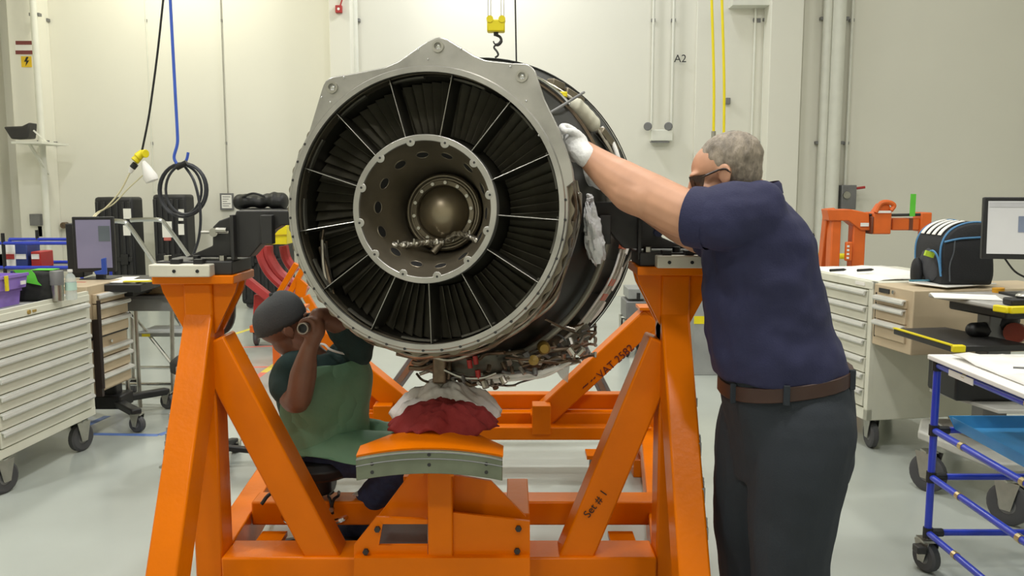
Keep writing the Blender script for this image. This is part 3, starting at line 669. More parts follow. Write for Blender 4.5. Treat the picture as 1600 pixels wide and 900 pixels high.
# pipe bundles running round the rear of the duct on the visible side
PINKT = mat('copper_tag', (190, 92, 60), .5)
for j in range(8):
    y = .6+.022*j; run('harness_pipe', TUBE if j % 3 else WHITE, [(18, y-.03, .014), (8, y, .02+.003*(j % 3)), (-6, y+.02, .02), (-20, y, .024), (-34, y-.03, .022), (-46, y-.06, .03), (-58, y-.1, .04)], .0042+.0012*(j % 3), 6)
for a in (-10, -24, -30): MB(EM).beam(sur(a, .6, .022), sur(a, .7, .022), .03, .014, sur(a, .6)).build('bundle_tie', PINKT, eng, bevel=.002)
for a0 in (-4, -18, -32): run('white_wrap', WHITE, [(a0, .74, .02), (a0-4, .735, .025), (a0-9, .72, .022)], [.013]*11, 8)
# gearbox and accessories below
def gb(px, py, Y): return EM.inverted() @ P(px, py, Y)
GB = mat('gearbox_metal', (104, 102, 92), .45, .6, var=.25, scale=18)
k = MB(EM); k.limb([gb(690, 545, 3.1), gb(760, 552, 3.12), gb(840, 545, 3.2), gb(900, 520, 3.3)], [.07, .085, .085, .06]); k.box(gb(730, 570, 3.1), (.1, .12, .1)); k.box(gb(800, 566, 3.15), (.12, .14, .09))
skinned(k.build('gearbox', GB, eng), .014, 3)
MB(EM).b2(gb(675, 600, 3.0)+V((0, 0, 0)), gb(705, 545, 3.08)).build('gearbox_foot', RUSTY, eng, bevel=.008)
MB(EM).lathe([(0, 0), (.018, 0), (.022, .02), (.022, .09), (.015, .1), (0, .1)], 18, gb(848, 540, 3.05), (.2, -1, 0)).build('fuel_filter', mat('brass', (140, 112, 50), .4, .6), eng)
MB(EM).lathe([(0, 0), (.018, 0), (.018, .07), (0, .08)], 16, gb(838, 562, 3.02), (0, -1, .1)).build('solenoid', mat('ochre', (150, 122, 56), .5), eng)
for q in ((733, 562), (746, 578), (742, 556)): MB(EM).cyl(gb(*q, 2.98), gb(q[0]+2, q[1]+13, 2.98), .009).build('red_cap', RED, eng)
pal = [TUBE, RUSTY, TUBE, STEEL, RUSTY, GREY]
for j in range(80):
    x = rnd.uniform(690, 925); lowy = 602-max(0, (x-800))*.36; y = rnd.uniform(548 if x < 840 else 515, lowy); Y = rnd.uniform(2.98, 3.3)
    pts = [gb(x, y, Y)]
    dirx = rnd.choice((-1, 1))
    for s in range(3):
        x += dirx*rnd.uniform(8, 30); y += rnd.uniform(-12, 9); x = min(max(x, 650), 930); y = min(y, 604-max(0, (x-800))*.36); pts.append(gb(x, y, Y+rnd.uniform(-.03, .03)))
    MB(EM).tube(cr(pts, 4), rnd.uniform(.0035, .0075), 7).build('fuel_pipe', pal[j % 6], eng)
for j in range(60):
    x = rnd.uniform(690, 920); y = rnd.uniform(560, 600)-max(0, (x-790))*.36; c = gb(x, y, rnd.uniform(2.98, 3.15))
    MB(EM).cyl(c, c+V((rnd.uniform(-.02, .02), rnd.uniform(-.02, .02), -.022)), rnd.uniform(.006, .013), n=8).build('pipe_fitting', pal[(j+3) % 6], eng)
for (a_, b_) in (((670, 560), (645, 566)), ((690, 556), (620, 552)), ((685, 566), (640, 575)), ((700, 575), (660, 571)), ((690, 590), (680, 560)), ((700, 592), (702, 560))):
    MB(EM).tube(cr([gb(*a_, 3.02), gb((a_[0]+b_[0])/2, (a_[1]+b_[1])/2+5, 3.02), gb(*b_, 3.04)]), .009, 8).build('drain_pipe', RUSTY, eng)
for pts in ([(740, 590), (790, 587), (840, 582), (880, 573)], [(745, 598), (800, 592), (850, 586), (890, 565)], [(790, 552), (830, 548), (880, 546), (905, 540)]):
    MB(EM).tube(cr([gb(*q, 3.06) for q in pts]), .009, 8).build('white_wrap', WHITE if pts[0][1] > 560 else RUSTY, eng)
MB(EM).prism([gb(868, 578, 3.1), gb(890, 572, 3.1), gb(887, 598, 3.1), gb(876, 590, 3.1)], V((0, .004, 0))).build('plastic_flag', mat('clear_film', (214, 210, 204), .2, alpha=.55), eng)
# right-hand lug bracket, white rag tied under the trunnion
cb = gb(900, 318, 2.82); MB(EM).box(cb, (.035, .06, .075)).build('trunnion_block', ALU, eng, bevel=.006)
RAG = mat('plastic_film', (226, 226, 226), .35, bump=.6, bscale=50)
def blob(k, c, r, seed, amp=.25, fr=4, nu=28, nv=18, rot=None, flat=None):
    c = V(c); r = V(r); n0 = len(k.v); k.ell((0, 0, 0), (1, 1, 1), None, nu, nv)
    for i in range(n0, len(k.v)):
        p = k.v[i]; d = 1+amp*noise.fractal(p*fr*.5+V((seed*7.1, seed*3.3, 0)), 1, 2, 4)+amp*.5*(abs(noise.noise(p*fr*1.5+V((seed, 0, 0)))))
        q = V((p.x*r.x*d, p.y*r.y*d, p.z*r.z*d))
        if rot is not None: q = rot @ q
        q += c
        if flat is not None: q.z = max(q.z, flat)
        k.v[i] = q
    return k
k = MB(); blob(k, P(926, 365, 2.9), (.03, .04, .09), 3, .5, 4, rot=Euler((0, R(-14), 0)).to_matrix())
tag(k.build('plastic_wrap', RAG), 'crumpled clear plastic wrap hanging beside the trunnion bracket', 'plastic')
k = MB(); blob(k, P(918, 311, 2.93), (.018, .02, .018), 9, .4, 4)
tag(k.build('plastic_knot', RAG), 'small knotted white plastic above the trunnion bracket arm', 'plastic')
# ---------------------------------------------------------------- cloths on the saddle
def drape(k, c, rx, ry, h, nf, amp, seed, skirt=.25, na=96, nr=22, flat=0):
    """a heap of cloth: folds run from the crown outwards"""
    c = V(c); grid = []
    for i in range(nr+1):
        r = i/nr; row = []
        for j in range(na):
            a = 2*math.pi*j/na; u = V((math.cos(a), math.sin(a), 0))
            fold = math.sin(a*nf+3*noise.noise(V((math.cos(a)*1.3, math.sin(a)*1.3, seed)))+r*1.5)+.7*math.sin(a*nf*1.7+seed+2*r)
            z = h*(1-flat*r*r)*(math.cos(min(r, 1)*math.pi/2)**.75 if r < 1 else 0)
            z += amp*fold*r*(1.1-r*.6)+amp*1.3*noise.fractal(V((u.x*r*3, u.y*r*3, seed*2)), 1, 2, 3)
            rr = r*(1+.10*noise.noise(V((u.x*1.5, u.y*1.5, seed+5)))+.05*fold*r)
            row.append(c+V((u.x*rx*rr, u.y*ry*rr, max(z, -skirt*h*r))))
        grid.append(row)
    vs = [p for r in grid for p in r]; N = len(vs); vs.append(c+V((0, 0, -skirt*h-.002))); fs = []
    for i in range(nr):
        for j in range(na): fs.append((i*na+j, (i+1)*na+j, (i+1)*na+(j+1) % na, i*na+(j+1) % na))
    for j in range(na): fs.append((nr*na+j, N, nr*na+(j+1) % na))
    return k.add(vs, fs)
k = MB(); drape(k, P(696, 650, 3.06), .2, .13, P(696, 596, 3.06).z-P(696, 650, 3.06).z, 5, .02, 5)
tag(k.build('white_plastic_bag', mat('bag_white', (236, 230, 226), .4, bump=.8, bscale=14), sharp=180), 'white plastic bag bundled under the gearbox behind red cloth', 'bag')
cz = zt+.012
k = MB(); drape(k, (P(694, 690, 2.95).x, 2.95, cz), .195, .12, P(694, 628, 2.95).z-cz, 7, .019, 8)
tag(k.build('red_shop_cloth', mat('red_cloth', (132, 34, 32), .85, bump=.9, bscale=22, var=.12), sharp=180), 'dark red crumpled shop cloth heaped on the stand saddle', 'cloth')
# tools lying on the rear cross beam
p, q = P(556, 803, 3.42), P(594, 772, 3.52); p.z = .338; q.z = .345
t = thing('steel_rule', 'pale steel rule lying across the orange beam below the stool', 'ruler', p); MB().beam(p, V((q.x, 3.62, .345)), .03, .005).build('rule_blade', WHITE, t)
p = P(520, 800, 3.38); p.z = .332; t = thing('pliers', 'dark pliers hanging over the orange beam beside the steel rule', 'pliers', p)
for s in (-1, 1): MB().tube(cr([p+V((s*.012, .07, .01)), p+V((s*.02, .02, .012)), p+V((s*.006, -.012, .004)), p+V((-s*.004, -.02, -.05))]), .006, 8).build('plier_handle', BLACK, t)
MB().cyl(p+V((0, -.03, -.03)), p+V((0, -.012, -.03)), .01).build('pivot', STEEL, t)
# ================================================================ people
def ring(c, a, b, n=28, p=2.0):
    out = []
    for i in range(n):
        t = 2*math.pi*i/n; ct, st = math.cos(t), math.sin(t)
        out.append(V(c)+V(a)*math.copysign(abs(ct)**(2/p), ct)+V(b)*math.copysign(abs(st)**(2/p), st))
    return out
def displace(o, strength, size):
    tx = bpy.data.textures.new('folds', 'CLOUDS'); tx.noise_scale = size; tx.noise_depth = 1
    d = o.modifiers.new('folds', 'DISPLACE'); d.texture = tx; d.strength = strength; d.mid_level = .5; d.texture_coords = 'LOCAL'
    return o
def head_frame(f, up=(0, 0, 1)):
    f = V(f).normalized(); l = V(up).cross(f).normalized(); u = f.cross(l); return Matrix((f, l, u)).transposed()
def add_head(k, c, Rm, s=1.0, low=0):
    H = lambda x, y, z: V(c)+Rm @ (V((x, y, z))*s)
    k.ell(H(-.01, 0, .035-low*.4), V((.1, .077, .093-low*.6))*s, Rm, 24, 16); k.ell(H(.032, 0, -.035), V((.066, .06, .085))*s, Rm, 20, 14)
    k.ell(H(.068, 0, -.092), V((.026, .03, .024))*s, Rm); k.limb([H(.09, 0, .022), H(.106, 0, -.004), H(.116, 0, -.026)], [.008*s, .010*s, .0135*s], 8, 3)
    k.ell(H(.094, .012, -.028), V((.012, .009, .008))*s, Rm); k.ell(H(.094, -.012, -.028), V((.012, .009, .008))*s, Rm)
    k.ell(H(.09, 0, -.056), V((.011, .026, .006))*s, Rm); k.ell(H(.087, 0, -.068), V((.012, .023, .007))*s, Rm)
    for q in (-1, 1):
        k.ell(H(.082, q*.03, .028), V((.016, .027, .009))*s, Rm); k.ell(H(.066, q*.045, -.03), V((.026, .02, .026))*s, Rm)
        k.ell(H(.0, q*.079, -.004), V((.019, .007, .031))*s, Rm @ Matrix.Rotation(R(-12), 3, 'Y')); k.ell(H(.005, q*.075, -.03), V((.01, .006, .012))*s, Rm)
        k.limb([H(-.012, q*.084, .02), H(-.018, q*.088, .0), H(-.006, q*.085, -.024)], [.0045*s]*3, 6, 3)
    return H

# ---------------------------------------------------------------- the standing man
SKIN = mat('light_skin', (200, 150, 120), .5, var=.06, scale=14); NAVY = mat('navy_polo', (36, 38, 72), .8, bump=.15, bscale=200, var=.08)
SLACKS = mat('charcoal_slacks', (34, 40, 47), .85, bump=.12, bscale=180, var=.08); GLOVE = mat('white_glove', (240, 240, 238), .75, bump=.25, bscale=90)
man = thing('person', 'standing man in navy polo and dark trousers reaching into the engine', 'person', (.79, 2.63, 0))
Ym = 2.64
def trow(x0, x1, y, hd, dz=0, Yc=Ym, p=2.3):
    a, b = P(x0, y, Yc), P(x1, y, Yc); c = (a+b)/2; return ring(c, (b-a)/2, (0, hd, dz), p=p)
torso_rows = [(1152, 1210, 300, .085), (1122, 1223, 314, .17), (1106, 1243, 338, .22), (1100, 1262, 375, .23), (1099, 1272, 420, .222), (1101, 1282, 465, .215), (1104, 1295, 510, .21), (1109, 1312, 548, .212), (1114, 1319, 572, .208), (1120, 1316, 588, .2)]
hc = P(1131, 272, 2.62); Rh = head_frame((-.93, .22, -.36))
k = MB()
H = add_head(k, hc, Rh, 1.0, .022)
k.limb([H(-.015, 0, -.04), P(1165, 303, 2.64), P(1182, 330, 2.64)], [.062, .066, .08])
inner = [trow(x0+8, x1-8, y, hd-.015) for x0, x1, y, hd in torso_rows]
k.loft(inner)
near_arm = [P(1165, 342, 2.54), P(1120, 342, 2.49), P(1080, 338, 2.52), P(1015, 307, 2.62), P(968, 281, 2.7), P(936, 257, 2.75), P(908, 233, 2.79)]
k.limb(near_arm, [.07, .074, .073, .072, .066, .05, .034])
k.limb([P(1012, 312, 2.6), P(985, 300, 2.66), P(955, 276, 2.71)], [.06, .064, .05])
far_arm = [P(1160, 335, 2.83), P(1112, 366, 2.87), P(1078, 360, 2.89), P(1030, 330, 2.91), P(965, 288, 2.93), P(935, 270, 2.95)]
k.limb(far_arm, [.075, .07, .062, .058, .05, .035])
hipc = P(1230, 640, Ym)
def leg_pts(dY, dx): return [V((hipc.x+dx, Ym+dY, hipc.z-.04)), V((hipc.x+dx-.02, Ym+dY*1.02, .72)), V((hipc.x+dx-.035, Ym+dY, .5)), V((hipc.x+dx-.02, Ym+dY, .3)), V((hipc.x+dx, Ym+dY, .09))]
k.loft([trow(1130, 1312, 588, .16), trow(1136, 1322, 640, .165), trow(1148, 1318, 690, .16)])
for dY, dx in ((-.1, .025), (.1, -.035)): k.limb(leg_pts(dY, dx), [.09, .075, .06, .055, .04])
skinned(k.build('body', SKIN, man), .0055, 5)
# clothes
k = MB(); k.loft([trow(*r) for r in torso_rows]); k.limb([P(1180, 335, 2.5), P(1135, 341, 2.47), P(1108, 342, 2.485)], [.1, .098, .088])
k.limb([P(1180, 335, 2.78), P(1150, 345, 2.82), P(1115, 368, 2.86)], [.1, .095, .085])
o = skinned(k.build('polo_shirt', NAVY, man), .009, 5); displace(o, .022, .09)
# crisp cuff and hem
ca, cb2 = P(1112, 343, 2.485), P(1080, 338, 2.52); s1, s2, _d = basis(cb2-ca)
MB().loft([ring(ca, s1*.089, s2*.089), ring(ca.lerp(cb2, .6), s1*.09, s2*.09), ring(cb2, s1*.088, s2*.088), ring(cb2, s1*.083, s2*.083), ring(ca, s1*.08, s2*.08)], caps=False).build('sleeve_cuff', NAVY, man)
co = [H(-.03, 0, -.1)+Rh @ V((0, 0, 0))]
nb = P(1176, 297, 2.64)
MB().loft([ring(nb+V((.015, 0, -.02)), (.075, 0, .012), (0, .085, 0)), ring(nb+V((.018, 0, .006)), (.066, 0, .014), (0, .076, 0)), ring(nb+V((.018, 0, .014)), (.058, 0, .015), (0, .068, 0)), ring(nb+V((.02, 0, -.01)), (.062, 0, .01), (0, .074, 0))], caps=False).build('collar', NAVY, man)
k = MB()
k.loft([trow(1124, 1318, 578, .195), trow(1128, 1321, 592, .195), trow(1132, 1328, 620, .2), trow(1138, 1330, 660, .2), trow(1145, 1328, 710, .19), trow(1150, 1318, 745, .17)])
for dY, dx in ((-.1, .025), (.1, -.035)): k.limb(leg_pts(dY, dx)[:4]+[V((hipc.x+dx+.0, Ym+dY, .07))], [.15, .145, .125, .112, .105])
o = skinned(k.build('trousers', SLACKS, man), .009, 5); displace(o, .016, .14)
def brow(x0, x1, y0, y1, yy, hd): 
    a, b = P(x0, y0, Ym), P(x1, y1, Ym); return ring((a+b)/2+V((0, 0, yy)), (b-a)/2, (0, hd, 0), p=2.3)
be = MB().loft([brow(1126, 1322, 604, 575, -.022, .204), brow(1125, 1323, 604, 575, -.02, .206), brow(1125, 1323, 604, 575, .02, .206), brow(1126, 1322, 604, 575, .022, .204)]).build('belt', mat('belt_leather', (58, 34, 24), .5), man)
for q in (.15, .55, .85):
    t = -math.pi+q*math.pi; r_ = brow(1124, 1324, 604, 575, 0, .209); c = r_[int(len(r_)*(1-q*.5)) % len(r_)]
    MB().box(c, (.018, .012, .06)).build('belt_loop', SLACKS, be, bevel=.003)
# hair, glasses, eyes, gloves, shoes
HAIR = mat('grey_hair', (150, 138, 122), .55, var=.28, scale=45, bump=.5, bscale=120, stretch=(1, 1, .3))
k = MB(); k.ell(H(-.03, 0, .034), V((.1, .082, .084)), Rh, 32, 22); k.ell(H(-.045, 0, .0), V((.07, .074, .08)), Rh, 24, 16)
o = skinned(k.build('hair', HAIR, man), .006, 4); displace(o, .006, .02)
GL = mat('glasses_frame', (52, 38, 26), .35)
gl = MB()
for q in (-1, 1):
    gl.tube(cr([H(.012, q*.086, .016), H(.05, q*.08, .014), H(.088, q*.066, .012)]), .0035, 6)
    gl.tube(cr([H(.012, q*.086, .016), H(-.008, q*.088, .012), H(-.018, q*.087, -.004)]), .003, 6)
g_ = gl.build('glasses', GL, man)
LENS = mat('tinted_lens', (62, 42, 30), .12, alpha=.9)
for q in (-1, 1):
    MB().prism([H(.092+.008*(1-abs(t)), q*y, z) for t, y, z in ((1.6, .074, .024), (1.6, .075, .0), (1.2, .066, -.026), (.5, .038, -.032), (.1, .012, -.014), (.1, .008, .014), (.5, .038, .028))], Rh @ V((.002, 0, 0))).build('lens', LENS, g_)
    MB().prism([H(.05, q*.0835, .018), H(.098, q*.07, .026), H(.1, q*.066, -.026), H(.07, q*.078, -.02)], Rh @ V((0, -.002*q, 0))).build('lens', LENS, g_)
    MB().ell(H(.078, q*.032, .006), (.010, .010, .010)).build('eye', WHITE, man)
def glove(name, c, axis, side, flip=1):
    """a closed hand: c palm centre, axis runs wrist -> knuckles, side runs across the knuckles"""
    a = V(axis).normalized(); s_ = V(side); s_ = (s_-a*s_.dot(a)).normalized(); n = a.cross(s_)*flip
    k = MB(); Rm = Matrix((s_, n, a)).transposed()
    k.ell(c, (.05, .034, .054), Rm); k.limb([c-a*.058, c-a*.03], [.036, .038])
    for i, L in enumerate((.9, 1.0, .95, .8)):
        b = c+s_*(.037-.0245*i)+a*.034
        k.limb([b, b+a*.026*L+n*.012, b+a*.022*L+n*.042*L, b-a*.006+n*.05*L], [.0125, .0118, .0112, .0105], 8, 4)
    t = c+s_*.034-a*.012
    k.limb([t, t+s_*.012+a*.016+n*.018, t+s_*.006+a*.036+n*.034], [.015, .0135, .011], 8, 4)
    return skinned(k.build(name, GLOVE, man, label='white work glove'), .0036, 2)
glove('glove', P(899, 229, 2.79), P(880, 212, 2.84)-P(906, 236, 2.78), (.1, -.1, 1), -1)
glove('glove', P(922, 268, 2.96), P(905, 258, 2.99)-P(932, 276, 2.95), (.1, -.1, 1), -1)
SHOE = mat('black_leather', (26, 25, 25), .4)
for dY, dx in ((-.1, .025), (.1, -.035)):
    x, y = hipc.x+dx, Ym+dY; k = MB()
    k.loft([ring((x+.09, y, z), (.04*w_, 0, 0), (0, .036*w_, 0)) for z, w_ in ((0, 1), (.05, 1), (.1, .9))]); k.loft([[V((x+.08-t*.28, y+math.copysign(abs(math.sin(q))**.8, math.sin(q))*.048*wd, (.0 if math.cos(q) < -.2 else hh*(.5+.5*math.cos(q)))+.004)) for q in [2*math.pi*i/16 for i in range(16)]] for t, wd, hh in ((0, .75, .11), (.3, .85, .11), (.6, 1, .085), (.85, .95, .06), (1, .5, .045))])
    skinned(k.build('shoe', SHOE, man), .007, 3)

# ---------------------------------------------------------------- the seated technician
DSK = mat('brown_skin', (122, 82, 62), .5, var=.08, scale=14); TEAL = mat('dark_teal_shirt', (34, 58, 56), .85, var=.1, bump=.15, bscale=150)
APR = mat('green_apron', (108, 148, 118), .6, var=.07, bump=.1, bscale=60); DENIM = mat('blue_denim', (46, 58, 92), .85, var=.2, scale=30, bump=.15, bscale=200)
CAPM = mat('grey_cap', (64, 66, 66), .85, var=.08, bump=.2, bscale=160)
tech = thing('person', 'seated technician in grey cap and green apron lighting the engine from below', 'person', (P(510, 700, 3.45).x, 3.45, 0))
hc2 = P(446, 512, 3.4); R2 = head_frame((.80, .34, .30), (-.25, -.1, 1))
k = MB(); H2 = add_head(k, hc2, R2)
sax = V((.86, .42, .10)); nax = V((.44, -.88, .12)); sax.normalize(); nax = (nax-sax*nax.dot(sax)).normalized()
sp = [(P(508, 706, 3.47), .175, .135), (P(506, 680, 3.47), .17, .135), (P(504, 650, 3.46), .165, .13), (P(503, 618, 3.45), .18, .132), (P(503, 590, 3.44), .195, .125), (P(500, 568, 3.43), .165, .095), (P(490, 556, 3.42), .09, .07)]
k.loft([ring(c, sax*(a-.015), nax*(b-.015), p=2.3) for c, a, b in sp])
k.limb([H2(-.015, 0, -.05), P(470, 545, 3.41), P(492, 570, 3.43)], [.058, .06, .075])
arm_r = [P(455, 578, 3.34), P(450, 604, 3.27), P(464, 626, 3.2), P(474, 585, 3.16), P(481, 552, 3.14), P(486, 538, 3.14)]
k.limb(arm_r, [.06, .055, .05, .05, .034, .03])
arm_l = [P(552, 566, 3.5), P(560, 535, 3.42), P(535, 508, 3.32), P(512, 498, 3.22), P(497, 494, 3.16)]
k.limb(arm_l, [.06, .055, .05, .042, .032])
# hand gripping the torch that points at the viewer
tc = P(480, 512, 3.1); tax = V((-.10, -1, .10)).normalized(); tx_, ty_, _ = basis(tax)
hand_c = P(487, 513, 3.12)
k.ell(hand_c+V((.018, .012, -.004)), (.03, .034, .046)); k.limb([arm_r[-1], hand_c+V((.01, .01, -.02))], [.03, .032])
for i in range(4):
    o_ = tc+tax*(-.045+.021*i)+V((0, .02, 0)); rr = .029-.001*abs(i-1)
    k.limb([o_+V((math.cos(R(q)), 0, math.sin(R(q))))*rr for q in (-30, 30, 80, 130, 185)], [.0115, .011, .0105, .010, .0095], 8, 3)
k.limb([tc+V((.02, .04, -.03)), tc+V((-.004, .02, -.032)), tc+V((-.026, .0, -.018))], [.014, .0125, .0105], 8, 3)
pel = sp[0][0]
hipR, hipL = pel-sax*.09, pel+sax*.09
kneeR, kneeL = P(622, 722, 3.3), P(640, 700, 3.62)
ankR, ankL = V((P(548, 850, 3.62).x, 3.6, .1)), V((P(600, 830, 3.85).x, 3.85, .1))
for h_, kn, an in ((hipR, kneeR, ankR), (hipL, kneeL, ankL)): k.limb([h_, (h_+kn)/2+V((0, 0, .01)), kn, (kn+an)/2, an], [.08, .07, .055, .05, .036])
skinned(k.build('body', DSK, tech), .0055, 4)
k = MB(); k.loft([ring(c, sax*a, nax*b, p=2.3) for c, a, b in sp])
k.limb([P(470, 575, 3.38), P(452, 590, 3.31), P(451, 606, 3.26)], [.085, .078, .072]); k.limb([P(530, 572, 3.47), P(556, 540, 3.43), P(532, 508, 3.32)], [.085, .075, .066])
o = skinned(k.build('shirt', TEAL, tech), .009, 4); displace(o, .016, .08)
k = MB(); k.loft([ring(c, sax*a*1.02, nax*b*1.03, p=2.3) for c, a, b in [(P(508, 728, 3.47), .16, .13)]+sp[:2]])
for h_, kn, an in ((hipR, kneeR, ankR), (hipL, kneeL, ankL)): k.limb([h_, (h_+kn)/2+V((0, 0, .01)), kn, (kn+an)/2, an+V((0, 0, .02))], [.1, .088, .075, .07, .066])
o = skinned(k.build('jeans', DENIM, tech), .009, 4); displace(o, .014, .07)
for an, d in ((ankR, V((.3, -.9, 0))), (ankL, V((.5, -.8, 0)))):
    d.normalize(); s_ = V((-d.y, d.x, 0)); k = MB()
    k.loft([[an*V((1, 1, 0))-d*.06+d*t*.27+s_*(math.sin(q)*.048*wd)+V((0, 0, max(0, hh*(.5+.5*math.cos(q)))+.004)) for q in [2*math.pi*i/16 for i in range(16)]] for t, wd, hh in ((0, .75, .12), (.3, .85, .13), (.6, 1, .09), (.85, .95, .065), (1, .5, .05))])
    skinned(k.build('shoe', SHOE, tech), .007, 3)
# apron: bib following the chest, skirt lying over the thighs
g = []
for (c, a, b), hwid in zip(sp[::-1][1:], (62, 66, 72, 76, 80, 84)):
    g.append([c+sax*(a+.02)*math.sin(R(q))+nax*(b+.03)*math.cos(R(q)) for q in [-hwid+2*hwid*j/10+6 for j in range(11)]])
lap = []
kneeM = (kneeR+kneeL)/2
for t in (.12, .4, .7, 1.0):
    row = []; aR = hipR.lerp(kneeR, t*.95); aL = hipL.lerp(kneeL, t*.95)
    for j in range(11):
        wv = .012*math.sin(j*1.9+t*5)
        if j < 5:
            th_ = R(72-18*j); row.append(aR+V((-.2*math.sin(th_)*.3, -.128*math.sin(th_), .128*math.cos(th_)+wv-.02*t)))
        else:
            row.append(aR.lerp(aL, (j-4)/6)+V((0, 0, .125+wv-.02*t-(.03 if 5 < j < 9 else 0))))
    lap.append(row)
ap = MB().sheet(g+lap, .006)
o = ap.build('apron', APR, tech, sharp=180); sd = o.modifiers.new('soft', 'SUBSURF'); sd.levels = 2; sd.render_levels = 2
displace(o, .02, .09)
MB().tube(cr([g[0][9], P(520, 548, 3.34), P(505, 538, 3.36), P(480, 540, 3.45)]), .005, 6).build('apron_strap', WHITE, tech); MB().tube(cr([g[0][1], P(488, 572, 3.3), P(470, 556, 3.33), P(468, 548, 3.45)]), .005, 6).build('apron_strap', WHITE, tech)
# cap
k = MB()
def capring(z, r, n=28): return [H2(-.008+.108*r*math.cos(2*math.pi*i/n), .087*r*math.sin(2*math.pi*i/n), z+.012*math.cos(2*math.pi*i/n)) for i in range(n)]
k.loft([capring(.0, 1), capring(.03, 1.03), capring(.07, 1.0), capring(.105, .86), capring(.13, .6), capring(.142, .2)])
cp = k.build('cap', CAPM, tech); ss = cp.modifiers.new('soft', 'SUBSURF'); ss.levels = ss.render_levels = 1
br = MB().sheet([[H2(.09+.075*t*math.cos(q*1.1), .08*math.sin(q*1.15), .02-.02*t-.03*(math.sin(q)**2)) for q in [-1+.2*i for i in range(11)]] for t in (0, .35, .7, 1)], .004).build('cap_brim', CAPM, cp, sharp=180)
MB().ell(H2(-.005, 0, .145), .008).build('cap_button', CAPM, cp)
for q in (-1, 1): MB().ell(H2(.082, q*.032, .006), (.011, .011, .011)).build('eye', WHITE, tech)
# torch held in the hand: a thing of its own
t = thing('pocket_torch', 'grey pocket torch held in the fist of the seated technician', 'torch', tc)
MB().lathe([(.0, -.07), (.016, -.07), (.016, .02), (.021, .03), (.021, .05), (.017, .05), (.0165, .036)], 20, tc, tax).build('torch_body', mat('torch_grey', (150, 140, 128), .4, .5), t)
MB().lathe([(0, .036), (.0165, .036)], 20, tc, tax).build('torch_lens', BLACK, t)
# rolling stool
sc_ = V((pel.x-.03, 3.44, 0)); sz = P(500, 712, 3.45).z
t = thing('rolling_stool', 'black rolling stool with chrome ring under the seated technician', 'stool', sc_)
MB().lathe([(0, .0), (.16, 0), (.19, .02), (.195, .05), (.17, .075), (0, .08)], 32, sc_+V((0, 0, sz-.06)), (0, 0, 1)).build('stool_seat', BLACK, t, bevel=.004)
MB().cyl(sc_+V((0, 0, .12)), sc_+V((0, 0, sz-.05)), .025).build('gas_column', CHROME, t)
MB().lathe([(.04, 0), (.06, 0), (.06, .07), (.04, .09)], 16, sc_+V((0, 0, sz-.15)), (0, 0, 1), closed_prof=True).build('seat_mechanism', BLACKP, t)
MB().tube(cr([sc_+V((-.04, -.05, sz-.1)), sc_+V((-.15, -.12, sz-.11)), sc_+V((-.19, -.14, sz-.15))]), .008).build('height_lever', BLACK, t)
MB().tube([sc_+V((.14*math.cos(q*math.pi/16), .14*math.sin(q*math.pi/16), .26)) for q in range(32)], .011, 8, closed=True).build('foot_ring', CHROME, t)
for i in range(5):
    a = R(20+72*i); u = V((math.cos(a), math.sin(a), 0))
    MB().beam(sc_+u*.03+V((0, 0, .14)), sc_+u*.25+V((0, 0, .085)), .04, .028).build('base_arm', CHROME if i % 2 else BLACKP, t, bevel=.006)
    w_ = MB().cyl(sc_+u*.25+V((-u.y*.02, u.x*.02, .03)), sc_+u*.25+V((u.y*.02, -u.x*.02, .03)), .03).build('caster', RUBBER, t)
    MB().cyl(sc_+u*.25+V((0, 0, .03)), sc_+u*.25+V((0, 0, .085)), .01).build('caster_stem', CHROME, w_)
# ================================================================ cabinets
def caster(k_parent, c, r, axis=(1, 0, 0), m=RUBBER, name='caster', plate_h=None):
    c = V(c); ax = V(axis).normalized(); dn = V((-ax.y, ax.x, 0))
    wv = MB().lathe([(r*.45, -.02), (r*.85, -.022), (r, -.014), (r, .014), (r*.85, .022), (r*.45, .02)], 24, c, ax, closed_prof=True).build(name, m, k_parent)
    MB().cyl(c-ax*.018, c+ax*.018, r*.46, n=18).build('wheel_hub', GREY, wv)
    f = MB()
    for s in (-1, 1): f.prism([c+ax*(s*.028)+V((0, 0, -r*.25))-dn*r*.25, c+ax*(s*.028)+V((0, 0, -r*.25))+dn*r*.25, c+ax*(s*.028)+V((0, 0, r*1.15))+dn*r*.6, c+ax*(s*.028)+V((0, 0, r*1.15))-dn*r*.6], ax*(s*.004))
    f.box(c+V((0, 0, r*1.18)), (.066, .066, .01)); f.build('caster_fork', STEEL, wv)
    return wv
def drawers(parent, X, x0, x1, ztops, zbot, m, hm, gap=.006, lip=.02, lab=None):
    """fronts lie in the local plane y=0, facing -y"""
    for i, zt in enumerate(ztops):
        zb = ztops[i+1] if i+1 < len(ztops) else zbot
        d = MB(X).b2((x0, -.012, zb+gap), (x1, .02, zt)).build('drawer', m, parent, bevel=.003)
        MB(X).prism([(x0, -.012, zt), (x0, -.034, zt-.006), (x0, -.038, zt-.02), (x0, -.03, zt-.03), (x0, -.026, zt-.022), (x0, -.026, zt-.01), (x0, -.012, zt-.008)], (x1-x0, 0, 0)).build('handle', hm, d)
def cab_frame(origin, rz): return Matrix.Translation(V(origin)) @ Matrix.Rotation(rz, 4, 'Z')
